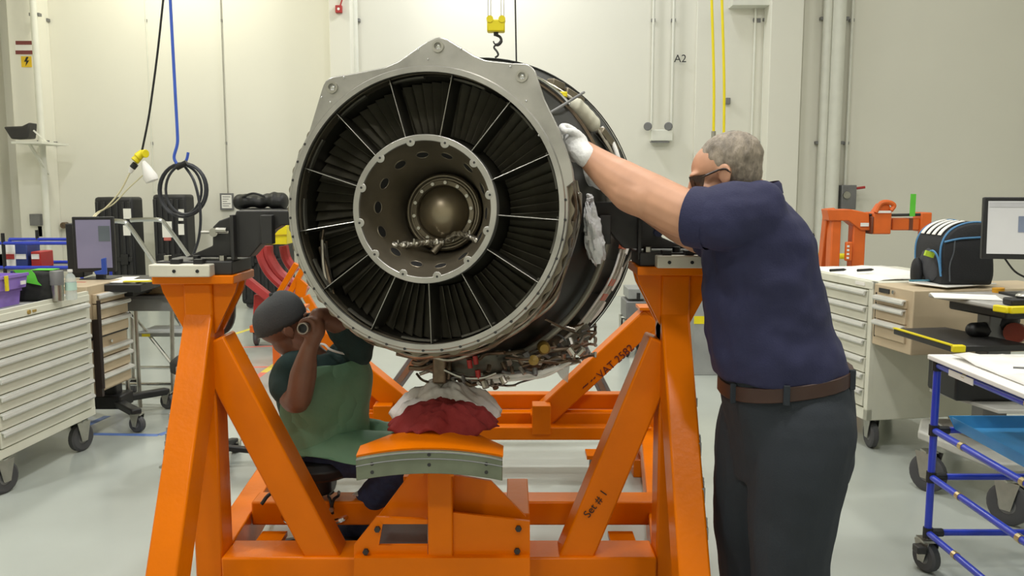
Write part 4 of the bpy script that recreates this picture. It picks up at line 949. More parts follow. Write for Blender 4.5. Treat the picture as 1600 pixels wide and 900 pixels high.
# left big cabinet
Lr = R(86.3); lo_ = V((-2.63, 4.27, 0)); LX = cab_frame(lo_, Lr)     # local x runs away from the viewer, y into the cabinet
lc = thing('drawer_cabinet', 'cream seven drawer rolling cabinet carrying the purple bins', 'cabinet', LX @ V((.45, .3, 0)))
MB(LX).b2((0, .02, .2), (.93, .72, .945)).build('cabinet_body', CABINET, lc, bevel=.006)
MB(LX).b2((0, -.004, .2), (.03, .03, .945)).build('side_stile', CABINET, lc, bevel=.003); MB(LX).b2((.89, -.004, .2), (.93, .03, .945)).build('side_stile', CABINET, lc, bevel=.003)
MB(LX).b2((0, -.006, .2), (.93, .03, .25)).build('bottom_rail', CABINET, lc, bevel=.004)
MB(LX).b2((.0, -.008, .905), (.93, .03, .945)).build('lock_rail', CABINET, lc, bevel=.003)
drawers(lc, LX, .035, .885, [.9-.0925*i for i in range(7)], .25, CABINET, HANDLE)
MB(LX).cyl((.33, -.008, .925), (.33, -.016, .925), .012).build('lock', mat('lock_brass', (190, 160, 90), .4, .8), lc); MB(LX).box((.38, -.01, .925), (.03, .006, .012)).build('lock', MATS['lock_brass'], lc)
MB(LX).b2((.04, .05, .945), (.89, .7, .952)).build('top_mat', mat('mat_grey', (160, 160, 158), .6), lc); 
for y_ in (-.002, .70): MB(LX).b2((0, y_, .945), (.93, y_+.02, .965)).build('top_lip', CABINET, lc)
for x in (.1, .83):
    for y_ in (.04, .62): caster(lc, LX @ V((x, y_, .085)), .085, (LX.to_3x3() @ V((.25, 1, 0))))
# left far hung unit
l2 = thing('hung_drawer_unit', 'tan narrow drawer unit bolted behind the cream cabinet', 'cabinet', LX @ V((1.2, .3, .3)))
MB(LX).b2((.95, .02, .31), (1.4, .62, .99)).build('unit_body', TAN, l2, bevel=.005)
MB(LX).b2((.95, .01, .655), (1.4, .025, .668)).build('unit_gap', BLACK, l2)
for top in (.97, .63):
    d0 = top-.035
    drawers(l2, LX, 1.0, 1.37, [d0, d0-.065, d0-.165], d0-.27, TAN, HANDLE)
    MB(LX).cyl((1.18, .012, top-.015), (1.18, .004, top-.015), .01).build('lock', CHROME, l2)
MB(LX).tube(cr([LX.inverted() @ (LX @ V((.985, -.03, z))) for z in (.9, .85, .78, .6, .35)], 3), .012, 8).build('pry_bar', mat('bar_dark', (40, 28, 24), .5), l2)
MB(LX).b2((.975, -.028, .3), (1.0, .012, .78)).build('lock_bar', MATS['bar_dark'], l2)
# items on the left cabinet
def TOPL(px, py, Y): return P(px, py, Y)
zt_ = .953
def onL(x, y): p = LX @ V((x, y, 0)); return V((p.x, p.y, zt_))
PURP = mat('purple_plastic', (150, 120, 206), .4)
def open_bin(c, w_, d_, h_, m, t, rz=Lr):
    X = Matrix.Translation(c) @ Matrix.Rotation(rz, 4, 'Z'); k = MB(X); th = .006
    k.b2((-w_/2, -d_/2, 0), (w_/2, d_/2, th)); 
    for s in (-1, 1):
        k.prism([(s*w_/2, -d_/2, 0), (s*w_/2, d_/2, 0), (s*w_/2*1.06, d_/2, h_), (s*w_/2*1.06, -d_/2, h_)], (-s*th, 0, 0)); k.prism([(-w_/2, s*d_/2, 0), (w_/2, s*d_/2, 0), (w_/2*1.06, s*d_/2*1.06, h_), (-w_/2*1.06, s*d_/2*1.06, h_)], (0, -s*th, 0))
    b = k.build('bin_shell', m, t); MB(X).b2((-w_/2*1.1, -d_/2*1.1, h_-.012), (w_/2*1.1, -d_/2*1.02, h_+.004)).build('bin_rim', m, t)
    return b
cA = P(-28, 468, 4.6); cA.z = zt_; t = thing('storage_bin', 'lower purple plastic bin standing on cream cabinet', 'bin', cA, 'purple bins'); open_bin(cA, .26, .24, .085, PURP, t)
cB = cA+V((.02, 0, .092)); t = thing('storage_bin', 'upper purple plastic bin with yellow tag stacked on another', 'bin', cB, 'purple bins'); open_bin(cB, .3, .26, .075, PURP, t)
X_ = Matrix.Translation(cB) @ Matrix.Rotation(Lr, 4, 'Z'); MB(X_).b2((-.05, -.155, .0), (-.03, -.145, .08)).build('tag_strip', YELLOW, t); MB(X_).b2((.08, -.152, .02), (.12, -.146, .04)).build('white_label', WHITE, t)
c = P(58, 450, 4.9); c.z = zt_; t = thing('tool_bag', 'black fabric tool bag with bright green flap on cream cabinet', 'bag', c)
k = MB(); k.loft([ring(c+V((0, 0, z)), (.13*s_, 0, 0), (0, .09*s_, 0), p=3.2) for z, s_ in ((0, .95), (.03, 1), (.11, 1), (.155, .93), (.17, .8))]); displace(skinned(k.build('bag_body', mat('bag_black', (34, 36, 34), .8), t), .01, 2), .015, .05)
MB().sheet([[c+V((-.08+.05*i+.02*j, -.085-.012*(j > 1), .178-.022*j-.01*(j > 1)*i)) for i in range(3)] for j in range(4)], .004).build('green_flap', GREEN, t); MB().sheet([[c+V((.0+.06*i, -.05+.04*j, .176)) for i in range(3)] for j in range(3)], .004).build('green_flap', GREEN, t)
c = P(90, 455, 4.85); c.z = zt_; t = thing('steel_tumbler', 'steel tumbler with dark upper half on cream cabinet', 'tumbler', c)
MB().lathe([(0, 0), (.03, 0), (.034, .09), (0, .09)], 20, c, (0, 0, 1)).build('steel_base', STEEL, t); MB().lathe([(0, .09), (.036, .09), (.037, .165), (.034, .17), (0, .172)], 20, c, (0, 0, 1)).build('dark_sleeve', GREY, t)
c = P(111, 453, 4.9); c.z = zt_; t = thing('water_bottle', 'clear plastic water bottle beside steel tumbler', 'bottle', c)
MB().lathe([(0, 0), (.029, 0), (.031, .02), (.03, .05), (.031, .08), (.031, .11), (.024, .135), (.012, .15), (.012, .16), (0, .16)], 20, c, (0, 0, 1)).build('bottle_body', mat('clear_bottle', (226, 236, 232), .15, alpha=.45), t)
MB().lathe([(.0315, .055), (.0315, .1)], 20, c, (0, 0, 1)).build('bottle_label', mat('label_mint', (190, 220, 206), .5), t); MB().cyl(c+V((0, 0, .158)), c+V((0, 0, .172)), .014).build('cap', WHITE, t)
# black height adjustable workstation beyond
ws = V((P(177, 640, 5.75).x, 5.75, 0))
t = thing('sit_stand_desk', 'black pedestal desk on casters covered with papers and yellow edges', 'desk', ws)
MB().b2(ws+V((-.05, -.05, .13)), ws+V((.05, .05, .98))).build('desk_column', BLACK, t, bevel=.01)
ztab = P(150, 437, 5.7).z; ta, tb_ = P(117, 440, 5.5), P(232, 430, 5.5)
MB().b2((ta.x-.05, 5.42, ztab-.05), (tb_.x-.02, 6.0, ztab)).build('desk_top', BLACK, t, bevel=.006)
MB().b2((ta.x+.1, 5.6, ztab-.1), (tb_.x-.15, 5.9, ztab-.05)).build('desk_bracket', BLACK, t)
for (q, Y) in (((118, 648), 5.75), ((214, 648), 5.5), ((262, 622), 6.1), ((100, 640), 6.2)):
    e = P(*q, Y); e.z = .13; MB().beam(ws+V((0, 0, .15)), e, .07, .045).build('base_leg', BLACK, t, bevel=.01)
    caster(t, V((e.x, e.y, .055)), .055, (.3, 1, 0))
MB().b2(ws+V((-.1, -.1, .11)), ws+V((.1, .1, .2))).build('base_hub', BLACK, t, bevel=.01)
for i, (x0, x1, y, dr) in enumerate(((125, 175, 5.5, .02), (160, 215, 5.48, -.1), (150, 200, 5.6, .15))):
    a = P(x0, 440, y); b = P(x1, 440, y); cc = V(((a.x+b.x)/2, y+.1, ztab+.002+.003*i))
    tag(MB().box(cc, (b.x-a.x, .2, .003), Euler((0, 0, dr))).build('paper_sheet', PAPER), ['white paper sheet lying towards the desk end near water bottle', 'white paper sheet at the front edge of black desk', 'white paper sheet lying under the monitor on black desk'][i], 'paper', 'papers on the black desk')
a = P(222, 437, 5.46); tag(MB().box((a.x-.03, 5.5, ztab+.012), (.2, .05, .006), Euler((0, 0, .12))).build('yellow_edge_strip', YELLOW), 'bright yellow edge strip at the corner of black desk', 'strip')
a = P(122, 437, 5.46); tag(MB().box((a.x, 5.46, ztab+.006), (.1, .03, .01)).build('red_marker', RED, bevel=.004), 'red marker lying at the desk edge behind water bottle', 'marker')
# monitor
def monitor(label, c, w_, h_, rz, tilt, scr, base_z, arm=None):
    X = Matrix.Translation(c) @ Matrix.Rotation(rz, 4, 'Z') @ Matrix.Rotation(tilt, 4, 'X')
    t = thing('monitor', label, 'monitor', c, 'computer monitors')
    MB(X).b2((-w_/2, 0, -h_/2), (w_/2, .035, h_/2)).build('monitor_case', BLACK, t, bevel=.005)
    b = .02; sc2 = MB(X).b2((-w_/2+b, -.003, -h_/2+b*1.3), (w_/2-b, .001, h_/2-b)).build('screen', scr, t)
    return t, X, sc2
SCR1 = mat('screen_lilac', (126, 122, 146), .25, var=.08, emit=.35, scale=3); SCR2 = mat('screen_pale', (196, 196, 194), .25, var=.05, emit=.5, scale=3)
mc = P(147, 382, 5.62)
t, X_, s_ = monitor('small desktop monitor with lilac screen on black desk', mc, .25, .36, R(14), R(0), SCR1, 0)
MB(X_).b2((.03, -.005, .02), (.1, -.002, .12)).build('screen_window', mat('screen_pic', (92, 100, 106), .3, emit=.2), s_)
MB().b2((mc.x-.02, 5.66, ztab), (mc.x+.03, 5.7, mc.z)).build('stand_neck', BLACK, t); MB().b2((mc.x-.1, 5.6, ztab+.003), (mc.x+.1, 5.78, ztab+.015)).build('stand_foot', BLACK, t)
mc2 = P(124, 390, 5.85); tag(MB().box(mc2, (.1, .2, .36), Euler((0, 0, R(10)))).build('computer_tower', BLACK, bevel=.006), 'black slim computer box standing behind the small monitor', 'computer')
MB_b = P(158, 417, 5.5); tag(MB().prism([MB_b+V((-.04, 0, -.05)), MB_b+V((.03, 0, -.05)), MB_b+V((.03, 0, .06)), MB_b+V((0, 0, .05)), MB_b+V((-.0, 0, -.02)), MB_b+V((-.05, 0, -.03))], (0, .02, 0)).build('blue_clip_stand', mat('clip_blue', (44, 76, 170), .4), bevel=.004), 'small blue plastic clip stand below the monitor screen', 'stand')
# blue tube cart far left with bins
Yq = 6.9; z1, z0 = P(50, 380, Yq).z, P(50, 418, Yq).z; xa, xb = P(-40, 400, Yq).x, P(126, 400, Yq).x
t = thing('tube_rack', 'low blue tube rack seen over the purple bins', 'rack', ((xa+xb)/2, Yq, 0))
for z in (z1, z0, .35):
    for y in (Yq, Yq+.5): MB().cyl((xa, y, z), (xb, y, z), .014, n=10).build('rail', BLUE, t)
for x in (xa, xb, P(5, 380, Yq).x, ):
    for y in (Yq, Yq+.5): MB().cyl((x, y, 0), (x, y, z1+(.08 if x != xb and x != xa else 0)), .014, n=10).build('post', BLUE if x in (xa, xb) else BLACK, t)
MB().b2((xa, Yq, z0-.03), (xb, Yq+.5, z0-.012)).build('shelf', GREY, t)
for i, (q, wd, hh, m, lab) in enumerate(((22, .14, .18, PAPER, 'white carton with red print on the blue tube rack'), (44, .1, .2, mat('bin_navy', (50, 66, 130), .5), 'navy plastic box in middle of the blue tube rack'), (66, .08, .12, RED, 'small red canister at the end of the blue tube rack'), (10, .1, .1, mat('bin_navy', (50, 66, 130), .5), 'low navy box near the black post of the rack'))):
    p = P(q, 400, Yq+.2); tt = thing('parts_box', lab, 'box', (p.x, Yq+.2, z0-.012)); MB().b2((p.x-wd/2, Yq+.1, z0-.012), (p.x+wd/2, Yq+.3, z0+hh)).build('box_shell', m, tt, bevel=.008)
    MB().b2((p.x-wd/2+.01, Yq+.092, z0+.06), (p.x+wd/2-.01, Yq+.1, z0+.1)).build('box_band', RED if i == 0 else WHITE, tt)
# silver rolling ladder
def tubes(t, name, m, paths, r):
    for p in paths: MB().tube(cr([P(*q) for q in p], 5), r, 8).build(name, m, t)
yl = 6.6
t = thing('rolling_ladder', 'silver tube rolling steps with sloping handrails behind the desk', 'ladder', (P(230, 560, yl).x, yl, 0))
tubes(t, 'handrail', CHROME, [[(172, 345, yl-.3), (190, 346, yl-.3), (200, 351, yl-.3), (222, 382, yl-.3), (243, 413, yl-.3), (262, 446, yl-.3), (268, 480, yl-.3)], [(204, 344, yl+.3), (230, 343, yl+.3), (250, 344, yl+.3), (258, 350, yl+.3), (276, 374, yl+.3), (296, 402, yl+.3)]], .017)
tubes(t, 'handrail', CHROME, [[(178, 487, yl-.2), (197, 487, yl-.2), (206, 492, yl-.2), (238, 530, yl-.2), (272, 573, yl-.2)], [(240, 471, yl+.1), (258, 474, yl+.1), (266, 482, yl+.1), (285, 510, yl+.1)]], .014)
for q0, q1, Y in (((205, 490), (208, 590), yl), ((268, 450), (270, 610), yl-.4)):
    p0, p1 = P(*q0, Y), P(*q1, Y); MB().cyl(p0, (p1.x, Y, .1), .015).build('upright', STEEL, t); caster(t, (p1.x, Y, .05), .05, (1, .2, 0))
for py, Y, m in ((574, yl, CHROME), (600, yl-.4, CHROME)): p0, p1 = P(190, py, Y), P(272, py, Y); MB().cyl(p0, p1, .013).build('cross_tube', m, t)
GREYP = mat('step_grey', (150, 152, 150), .5)
for (x0, x1, yv, Y) in ((190, 272, 478, yl-.1), (212, 285, 520, yl-.25)):
    a, b = P(x0, yv, Y), P(x1, yv, Y); MB().b2((a.x, Y, a.z-.03), (b.x, Y+.35, a.z)).build('step', GREYP, t, bevel=.004)
c = P(228, 524, yl-.28); MB().box(c, (.06, .004, .02)).build('step_mark', YELLOW, t)
# flat work table between desk and stand
Yw = 5.9; zt2 = P(230, 462, Yw).z; a, b = P(178, 462, Yw), P(292, 462, Yw)
t = thing('grey_side_table', 'grey topped side table behind the sit stand desk', 'table', ((a.x+b.x)/2, Yw+.3, 0))
MB().b2((a.x, Yw, zt2-.03), (b.x, Yw+.27, zt2)).build('table_top', GREY, t, bevel=.004); MB().b2((a.x+.02, Yw+.02, zt2-.11), (b.x-.02, Yw+.04, zt2-.03)).build('apron_panel', GREYP, t)
for x in (a.x+.04, b.x-.04):
    for y in (Yw+.05, Yw+.23): MB().cyl((x, y, 0), (x, y, zt2-.03), .015).build('table_leg', STEEL, t)
c = P(262, 443, Yw+.13); c.z = zt2; t = thing('wooden_block', 'pale wooden block with cut-outs on grey side table', 'block', c)
MB().b2(c+V((-.2, -.06, 0)), c+V((.2, .1, .07))).build('block', mat('pale_wood', (186, 160, 120), .6, var=.12, stretch=(1, 8, 8)), t, bevel=.008)
for dx in (-.12, .06): MB().cyl(c+V((dx, -.062, .03)), c+V((dx, -.058, .03)), .022).build('hole', BLACK, t)
c = P(200, 455, Yw+.12); c.z = zt2; t = thing('desk_clutter_bag', 'dark pouch with yellow tab lying on grey side table', 'pouch', c)
k = MB(); blob(k, c+V((0, 0, .05)), (.12, .09, .06), 4, .3, 4, flat=zt2); k.build('pouch_body', BLACK, t); MB().box(c+V((.03, -.095, .05)), (.03, .006, .06), Euler((0, .4, 0))).build('pouch_tab', YELLOW, t)
# drafting chair behind the left post
ch = V((P(320, 560, 4.7).x, 4.75, 0)); t = thing('drafting_chair', 'black padded drafting chair half hidden behind the left stand post', 'chair', ch)
cb_ = P(325, 480, 4.62); k = MB(); k.loft([ring(cb_+V((0, dy, 0)), (.145*s_, 0, 0), (0, 0, .165*s_), p=2.6) for dy, s_ in ((-.03, .85), (-.015, 1), (.02, 1), (.035, .9))]); k.build('backrest', BLACK, t, sharp=60)
cs = P(318, 572, 4.7); k = MB(); k.loft([ring(V((cs.x, cs.y+.1, cs.z+dz)), (.2*s_, 0, 0), (0, .2*s_, 0), p=2.6) for dz, s_ in ((-.05, .85), (-.03, 1), (.02, 1), (.045, .85))]); k.build('seat', BLACK, t, sharp=60)
MB().beam(cb_+V((0, .05, -.1)), V((cs.x, cs.y+.28, cs.z-.03)), .05, .02).build('back_support', BLACKP, t); MB().cyl((cs.x, cs.y+.1, .1), (cs.x, cs.y+.1, cs.z-.04), .028).build('gas_column', BLACKP, t)
for i in range(5):
    a = R(10+72*i); u = V((math.cos(a), math.sin(a), 0)); o_ = V((cs.x, cs.y+.1, 0)); MB().beam(o_+V((0, 0, .12)), o_+u*.27+V((0, 0, .075)), .045, .03).build('base_arm', BLACK, t, bevel=.006); caster(t, o_+u*.27+V((0, 0, .032)), .032, (-u.y, u.x, 0))
# red engine stand and orange stand parts in the back
Yr = 8.6; t = thing('red_engine_stand', 'dark red transport stand with curved arms beyond the seated technician', 'engine stand', (P(425, 520, Yr).x, Yr, 0))
RTB = mat('red_tube', (178, 58, 58), .4, var=.1)
tubes(t, 'curved_arm', RTB, [[(408, 384, Yr), (408, 400, Yr), (420, 425, Yr), (442, 447, Yr), (465, 462, Yr)], [(419, 384, Yr), (421, 400, Yr), (436, 425, Yr), (455, 440, Yr), (480, 455, Yr)], [(443, 384, Yr+.2), (448, 405, Yr+.2), (462, 425, Yr+.2)]], .05)
MB().beam(P(382, 434, Yr-.1), P(422, 466, Yr-.1), .09, .08).build('sloping_rail', RTB, t, bevel=.01); MB().beam(P(408, 460, Yr), P(406, 505, Yr), .1, .12).build('stand_leg', RED, t, bevel=.01)
MB().b2(P(390, 520, Yr-.1), P(440, 504, Yr+.1)).build('base_rail', ORANGE2, t, bevel=.008); p = P(401, 530, Yr); caster(t, (p.x, Yr, .085), .085, (1, .1, 0), RUBBER)
p = P(480, 530, Yr); caster(t, (p.x, Yr, .085), .085, (1, .1, 0)); MB().b2((P(400, 500, Yr).x, Yr-.05, .2), (P(490, 500, Yr).x, Yr+.05, .3)).build('base_rail', RED, t)
t = thing('yellow_beam', 'short yellow beam with a seam on the red transport stand', 'beam', P(428, 384, Yr-.2))
MB().prism([P(q[0], q[1], Yr-.2) for q in ((414, 382), (422, 358), (448, 352), (448, 382))], (0, .3, 0)).build('beam_body', YELLOW, t, bevel=.006); MB().beam(P(418, 368, Yr-.205), P(448, 367, Yr-.205), .01, .012).build('beam_seam', mat('yellow_dark', (190, 160, 20), .5), t)
Yr2 = 7.6; t = thing('orange_lift_frame', 'orange sloping lift frame beside the seated technicians cap', 'frame', (P(450, 500, Yr2).x, Yr2, 0))
for a_, b_ in (((464, 412), (428, 472)), ((474, 420), (444, 475)), ((468, 438), (462, 500))): MB().beam(P(*a_, Yr2), P(*b_, Yr2), .05, .06, (0, 1, 0)).build('sloping_bar', ORANGE, t, bevel=.006)
MB().prism([P(*q, Yr2-.05) for q in ((464, 432), (480, 446), (476, 466), (462, 462))], (0, .05, 0)).build('corner_plate', ORANGE, t); MB().beam(P(478, 462, Yr2-.1), P(500, 500, Yr2-.1), .06, .06, (0, 1, 0)).build('sloping_bar', ORANGE, t, bevel=.006)
for q in ((430, 470), (462, 498), (500, 498)): p = P(*q, Yr2); MB().b2((p.x-.03, Yr2-.03, 0), (p.x+.03, Yr2+.03, p.z)).build('upright', ORANGE2, t)
# grey sawhorse legs behind the engine
t = thing('trestle', 'grey metal trestle with splayed legs standing behind the engine', 'trestle', (-.1, 5.3, 0))
for a_, b_ in (((655, 552), (612, 612)), ((905, 535), (946, 615))):
    p, q = P(*a_, 5.3), P(*b_, 5.3); q2 = p+(q-p)*(p.z/(p.z-q.z)); lg = MB().beam(p, q2, .075, .03, (0, 1, 0)).build('trestle_leg', GREY, t, bevel=.004)
    MB().beam(p+V((0, -.017, 0)), q2+V((0, -.017, 0)), .03, .004, (0, 1, 0)).build('leg_strip', STEEL, lg)
p, q = P(650, 548, 5.3), P(912, 535, 5.3); MB().b2((p.x, 5.26, p.z-.02), (q.x, 5.34, p.z+.05)).build('top_rail', GREY, t, bevel=.004)
# small grey trolley and yellow rails seen between the post and the man
Yg = 8.0; t = thing('grey_trolley', 'small grey trolley on casters beyond the right stand post', 'trolley', (P(995, 480, Yg).x, Yg, 0))
a, b = P(978, 500, Yg), P(1012, 468, Yg); MB().b2((a.x, Yg, a.z), (b.x, Yg+.4, b.z-.02)).build('lower_deck', GREY, t, bevel=.01); MB().b2((a.x+.02, Yg+.02, b.z), (b.x, Yg+.38, P(990, 452, Yg).z)).build('upper_box', GREYP, t, bevel=.006)
MB().b2((a.x+.1, Yg+.0, b.z+.0), (a.x+.13, Yg+.02, b.z+.06)).build('handle', BLACK, t)
for x in (a.x+.02, b.x-.03): 
    for y in (Yg+.05, Yg+.35): caster(t, (x, y, a.z*.45), a.z*.45, (1, 0, 0))
Yy = 7.2; t = thing('barrier_box', 'low grey bin with yellow bands beyond the standing mans waist', 'bin', (P(1100, 490, Yy).x, Yy, 0))
a, b = P(1086, 452, Yy), P(1125, 505, Yy); MB().b2((a.x, Yy, 0), (b.x+.3, Yy+.5, a.z)).build('bin_body', GREYP, t, bevel=.006)
for v0, v1 in ((466, 452), (506, 494)): MB().b2((a.x-.003, Yy-.004, P(1090, v0, Yy).z), (b.x+.3, Yy, P(1090, v1, Yy).z)).build('yellow_band', YELLOW, t)
# ================================================================ right side
Rr = math.atan2(-1, .171); ro = P(1355, 665, 5.08); RXm = cab_frame((ro.x-.155, 5.08+.9, 0), Rr)   # local x runs towards the viewer
rc = thing('drawer_cabinet', 'tall cream seven drawer cabinet behind the standing man', 'cabinet', RXm @ V((.45, .3, 0)))
zTop = P(1355, 441, 5.08).z
Lw = .913
MB(RXm).b2((0, .02, .19), (Lw, .75, zTop)).build('cabinet_body', CABINET, rc, bevel=.006)
MB(RXm).b2((Lw-.04, -.006, .19), (Lw, .03, zTop)).build('side_stile', CABINET, rc, bevel=.003); MB(RXm).b2((0, -.006, .19), (Lw, .03, .26)).build('bottom_rail', CABINET, rc, bevel=.003); MB(RXm).b2((0, -.008, zTop-.045), (Lw, .03, zTop)).build('lock_rail', CABINET, rc, bevel=.003)
zs = [P(1355, v-7, 5.08).z for v in (462, 488, 513, 540, 568, 593, 618)]
drawers(rc, RXm, .03, Lw-.045, zs, .265, CABINET, HANDLE)
MB(RXm).box((Lw-.13, -.01, zTop-.02), (.1, .004, .02)).build('name_strip', WHITE, rc)
for x in (.1, Lw-.08):
    for y_ in (.08, .66): caster(rc, RXm @ V((x, y_, .085)), .085, (RXm.to_3x3() @ V((.2, 1, 0))))
r2 = thing('hung_drawer_unit', 'tan three drawer unit under the black and blue backpack', 'cabinet', RXm @ V((Lw+.2, .3, .7)))
zu = zTop-.005; zl = .665
MB(RXm).b2((Lw+.005, .0, zl), (Lw+.38, .95, zu)).build('unit_body', TAN, r2, bevel=.006)
MB(RXm).b2((Lw+.03, -.006, zl+.05), (Lw+.035, .0, zu-.05)).build('door_seam', BLACK, r2)
drawers(r2, RXm, Lw+.045, Lw+.33, [zu-.06, zu-.115, zu-.205], zu-.31, TAN, HANDLE)
MB(RXm).cyl((Lw+.2, .0, zu-.03), (Lw+.2, -.01, zu-.03), .011).build('lock', CHROME, r2); MB(RXm).b2((Lw+.06, -.006, zu-.045), (Lw+.16, .0, zu-.02)).build('finger_slot', BLACKP, r2)
# papers and tools on the cabinet
pz = zTop+.002
def onR(x, y, z=0): p = RXm @ V((x, y, 0)); return V((p.x, p.y, pz+z))
g = [[onR(.02+.84*i/8, .02+.6*j/8, .006+.012*abs(noise.noise(V((i*.6, j*.6, 3))))+(.05*max(0, (j-4)/4)*max(0, (i-4)/4))-(.02 if j == 0 else 0)) for j in range(9)] for i in range(9)]
tag(MB().sheet(g, -.003).build('drawer_top_paper', PAPER, sharp=180), 'large crumpled white paper covering the tall cabinet top', 'paper')
for (x0, x1, pyv, lab) in ((1297, 1318, 428, 'black pen lying on white paper nearer the standing man'), (1340, 1361, 426, 'black marker on white paper nearer the backpack')):
    p, q = P(x0, pyv, 5.45), P(x1, pyv-1, 5.5); p.z = q.z = pz+.032; t = thing('pen', lab, 'pen', p, 'pens on the white paper'); MB().cyl(p, q, .009, n=10).build('barrel', BLACK, t); MB().cyl(q, q+(q-p)*.18, .009, .003, n=10).build('tip', BLACKP, t)
c = onR(Lw+.22, .35, .006); t = thing('clipboard', 'white clipboard with blue cable on tan drawer unit', 'clipboard', c)
MB(Matrix.Translation(c) @ Matrix.Rotation(Rr+.25, 4, 'Z')).b2((-.13, -.2, 0), (.13, .2, .008)).build('board', WHITE, t, bevel=.003); MB().tube(cr([c+V((-.22, .06, .012)), c+V((-.15, .0, .02)), c+V((-.1, .05, .014)), c+V((-.17, .09, .012))]), .005).build('blue_cord', mat('teal_cord', (70, 130, 150), .5), t)
# backpack
bp_ = P(1492, 445, 4.95); bp_.z = pz+.004; t = thing('backpack', 'black backpack with blue piping and white stripes on tan drawer unit', 'backpack', bp_)
NYL = mat('black_nylon', (34, 35, 38), .75, var=.12, bump=.2, bscale=150); BLP = mat('blue_piping', (84, 142, 190), .6); MESHM = mat('dark_mesh', (70, 72, 78), .8, bump=.4, bscale=200)
bx = lambda px, py, Y: P(px, py, Y)
prof = [(1472, 446), (1470, 405), (1473, 380), (1484, 362), (1503, 351), (1528, 347), (1545, 352), (1551, 372), (1554, 425), (1550, 446)]
yb0, yb1 = 4.8, 5.14; k = MB(); rings_ = []
pts = cr([P(*q, 4.8) for q in prof], 4); cc = sum(pts, V())/len(pts)
def pk(p, y, sh): return V((cc.x+(p.x-cc.x)*sh, y, max(bp_.z, cc.z+(p.z-cc.z)*sh)))
for y, sh in ((yb0-.012, .86), (yb0, .96), (yb0+.03, 1), (yb1-.03, 1), (yb1, .94)): rings_.append([pk(p, y, sh) for p in pts])
k.loft(rings_); bd = k.build('pack_body', NYL, t, sharp=50)
for y in (yb0+.012, yb1-.03): MB().tube([pk(p, y, 1.0)+V((0, -.004, 0)) for p in pts[2:-6]], .006, 6).build('piping', BLP, t)
MB().tube(cr([P(*q, yb0-.016) for q in ((1476, 378), (1500, 373), (1530, 371), (1550, 370))]), .006, 6).build('piping', BLP, t); MB().tube(cr([P(*q, yb0-.014) for q in ((1484, 440), (1484, 415), (1490, 395), (1492, 376))]), .004, 6).build('piping', mat('grey_thread', (90, 96, 102), .7), t)
for i in range(4):
    y = yb0+.045+.066*i; MB().sheet([[pk(p, y+dy, 1.0)+V((-.004, 0, .005)) for dy in (0, .036)] for p in pts[10:19]], .004).build('white_stripe', WHITE, t)
k = MB(); blob(k, P(1453, 412, 4.95), (.028, .12, .1), 21, .1, 3, flat=bp_.z); k.build('mesh_pocket', MESHM, t); MB().tube(cr([P(*q) for q in ((1470, 432, 4.79), (1466, 405, 4.8), (1458, 392, 4.83), (1446, 396, 4.95))]), .006, 6).build('piping', BLP, t)
k = MB(); blob(k, P(1432, 424, 5.02), (.03, .05, .08), 22, .1, 3, flat=bp_.z); k.build('side_pocket', NYL, t)
MB().box(P(1452, 397, 4.86), (.05, .02, .03), Euler((0, .3, 0))).build('lime_tag', mat('lime', (190, 220, 60), .6), t)
# mobile workstation
xw = P(1560, 470, 4.15); t = thing('mobile_workstation', 'grey mobile workstation with keyboard tray and yellow bumpers beside the backpack', 'workstation', (xw.x+.1, 4.25, 0))
zt3 = P(1452, 457, 4.5).z; A, B_ = P(1450, 459, 4.5), P(1575, 487, 3.95)
A.z = B_.z = zt3
n_ = V((1, .2, 0)); poly = [A, B_, B_+V((.62, .1, 0)), A+V((.7, .1, 0))]
MB().prism([p-V((0, 0, .025)) for p in poly], (0, 0, .025)).build('work_surface', mat('surface_grey', (176, 174, 168), .45), t, bevel=.008)
MB().beam(B_+V((-.03, .06, -.012)), B_+V((0, -.01, -.012)), .03, .032).build('corner_bumper', YELLOW, t, bevel=.006); MB().beam(B_+V((0, -.01, -.012)), B_+V((.6, .09, -.012)), .03, .034).build('edge_bumper', YELLOW, t, bevel=.006)
MB().prism([p+V((.07, 0, -.075)) for p in (A+V((0, -.08, 0)), B_+V((-.02, .1, 0)), B_+V((.3, .15, 0)), A+V((.35, .0, 0)))], (0, 0, .05)).build('under_tray', BLACKP, t, bevel=.01)
C_, D_ = P(1396, 513, 4.5), P(1487, 541, 4.0); C_.z = D_.z = (C_.z+D_.z)/2
MB().prism([p-V((0, 0, .03)) for p in (C_, D_, D_+V((.4, .03, 0)), C_+V((.3, .05, 0)))], (0, 0, .03)).build('keyboard_tray', BLACKP, t, bevel=.006)
MB().beam(C_+V((.005, 0, .003)), D_+V((.005, 0, .003)), .018, .006).build('tray_edge', YELLOW, t); MB().beam(D_+V((0, 0, -.012)), D_+V((.06, 0, -.012)), .035, .034).build('corner_bumper', YELLOW, t, bevel=.005)
k = MB(); k.limb([P(1520, 515, 4.25), P(1545, 515, 4.3), P(1570, 500, 4.3)], [.035, .045, .07]); k.build('tilt_mechanism', BLACK, t); MB().cyl(P(1585, 520, 4.2), P(1590, 520, 4.3), .05).build('red_knob', mat('rust_red', (150, 60, 40), .5), t)
MB().b2((xw.x+.02, 4.25, .3), (xw.x+.14, 4.37, zt3-.02)).build('column', GREY, t, bevel=.008)
MB().cyl(P(1560, 460, 4.5), P(1560, 450, 4.5), .03).build('orange_cap', mat('amber', (236, 170, 30), .5), t)
za = P(1436, 704, 4.45).z
E1, F1 = P(1434, 706, 4.5), P(1640, 790, 3.6); ze = .30
def zz(p, z): return V((p.x, p.y, z))
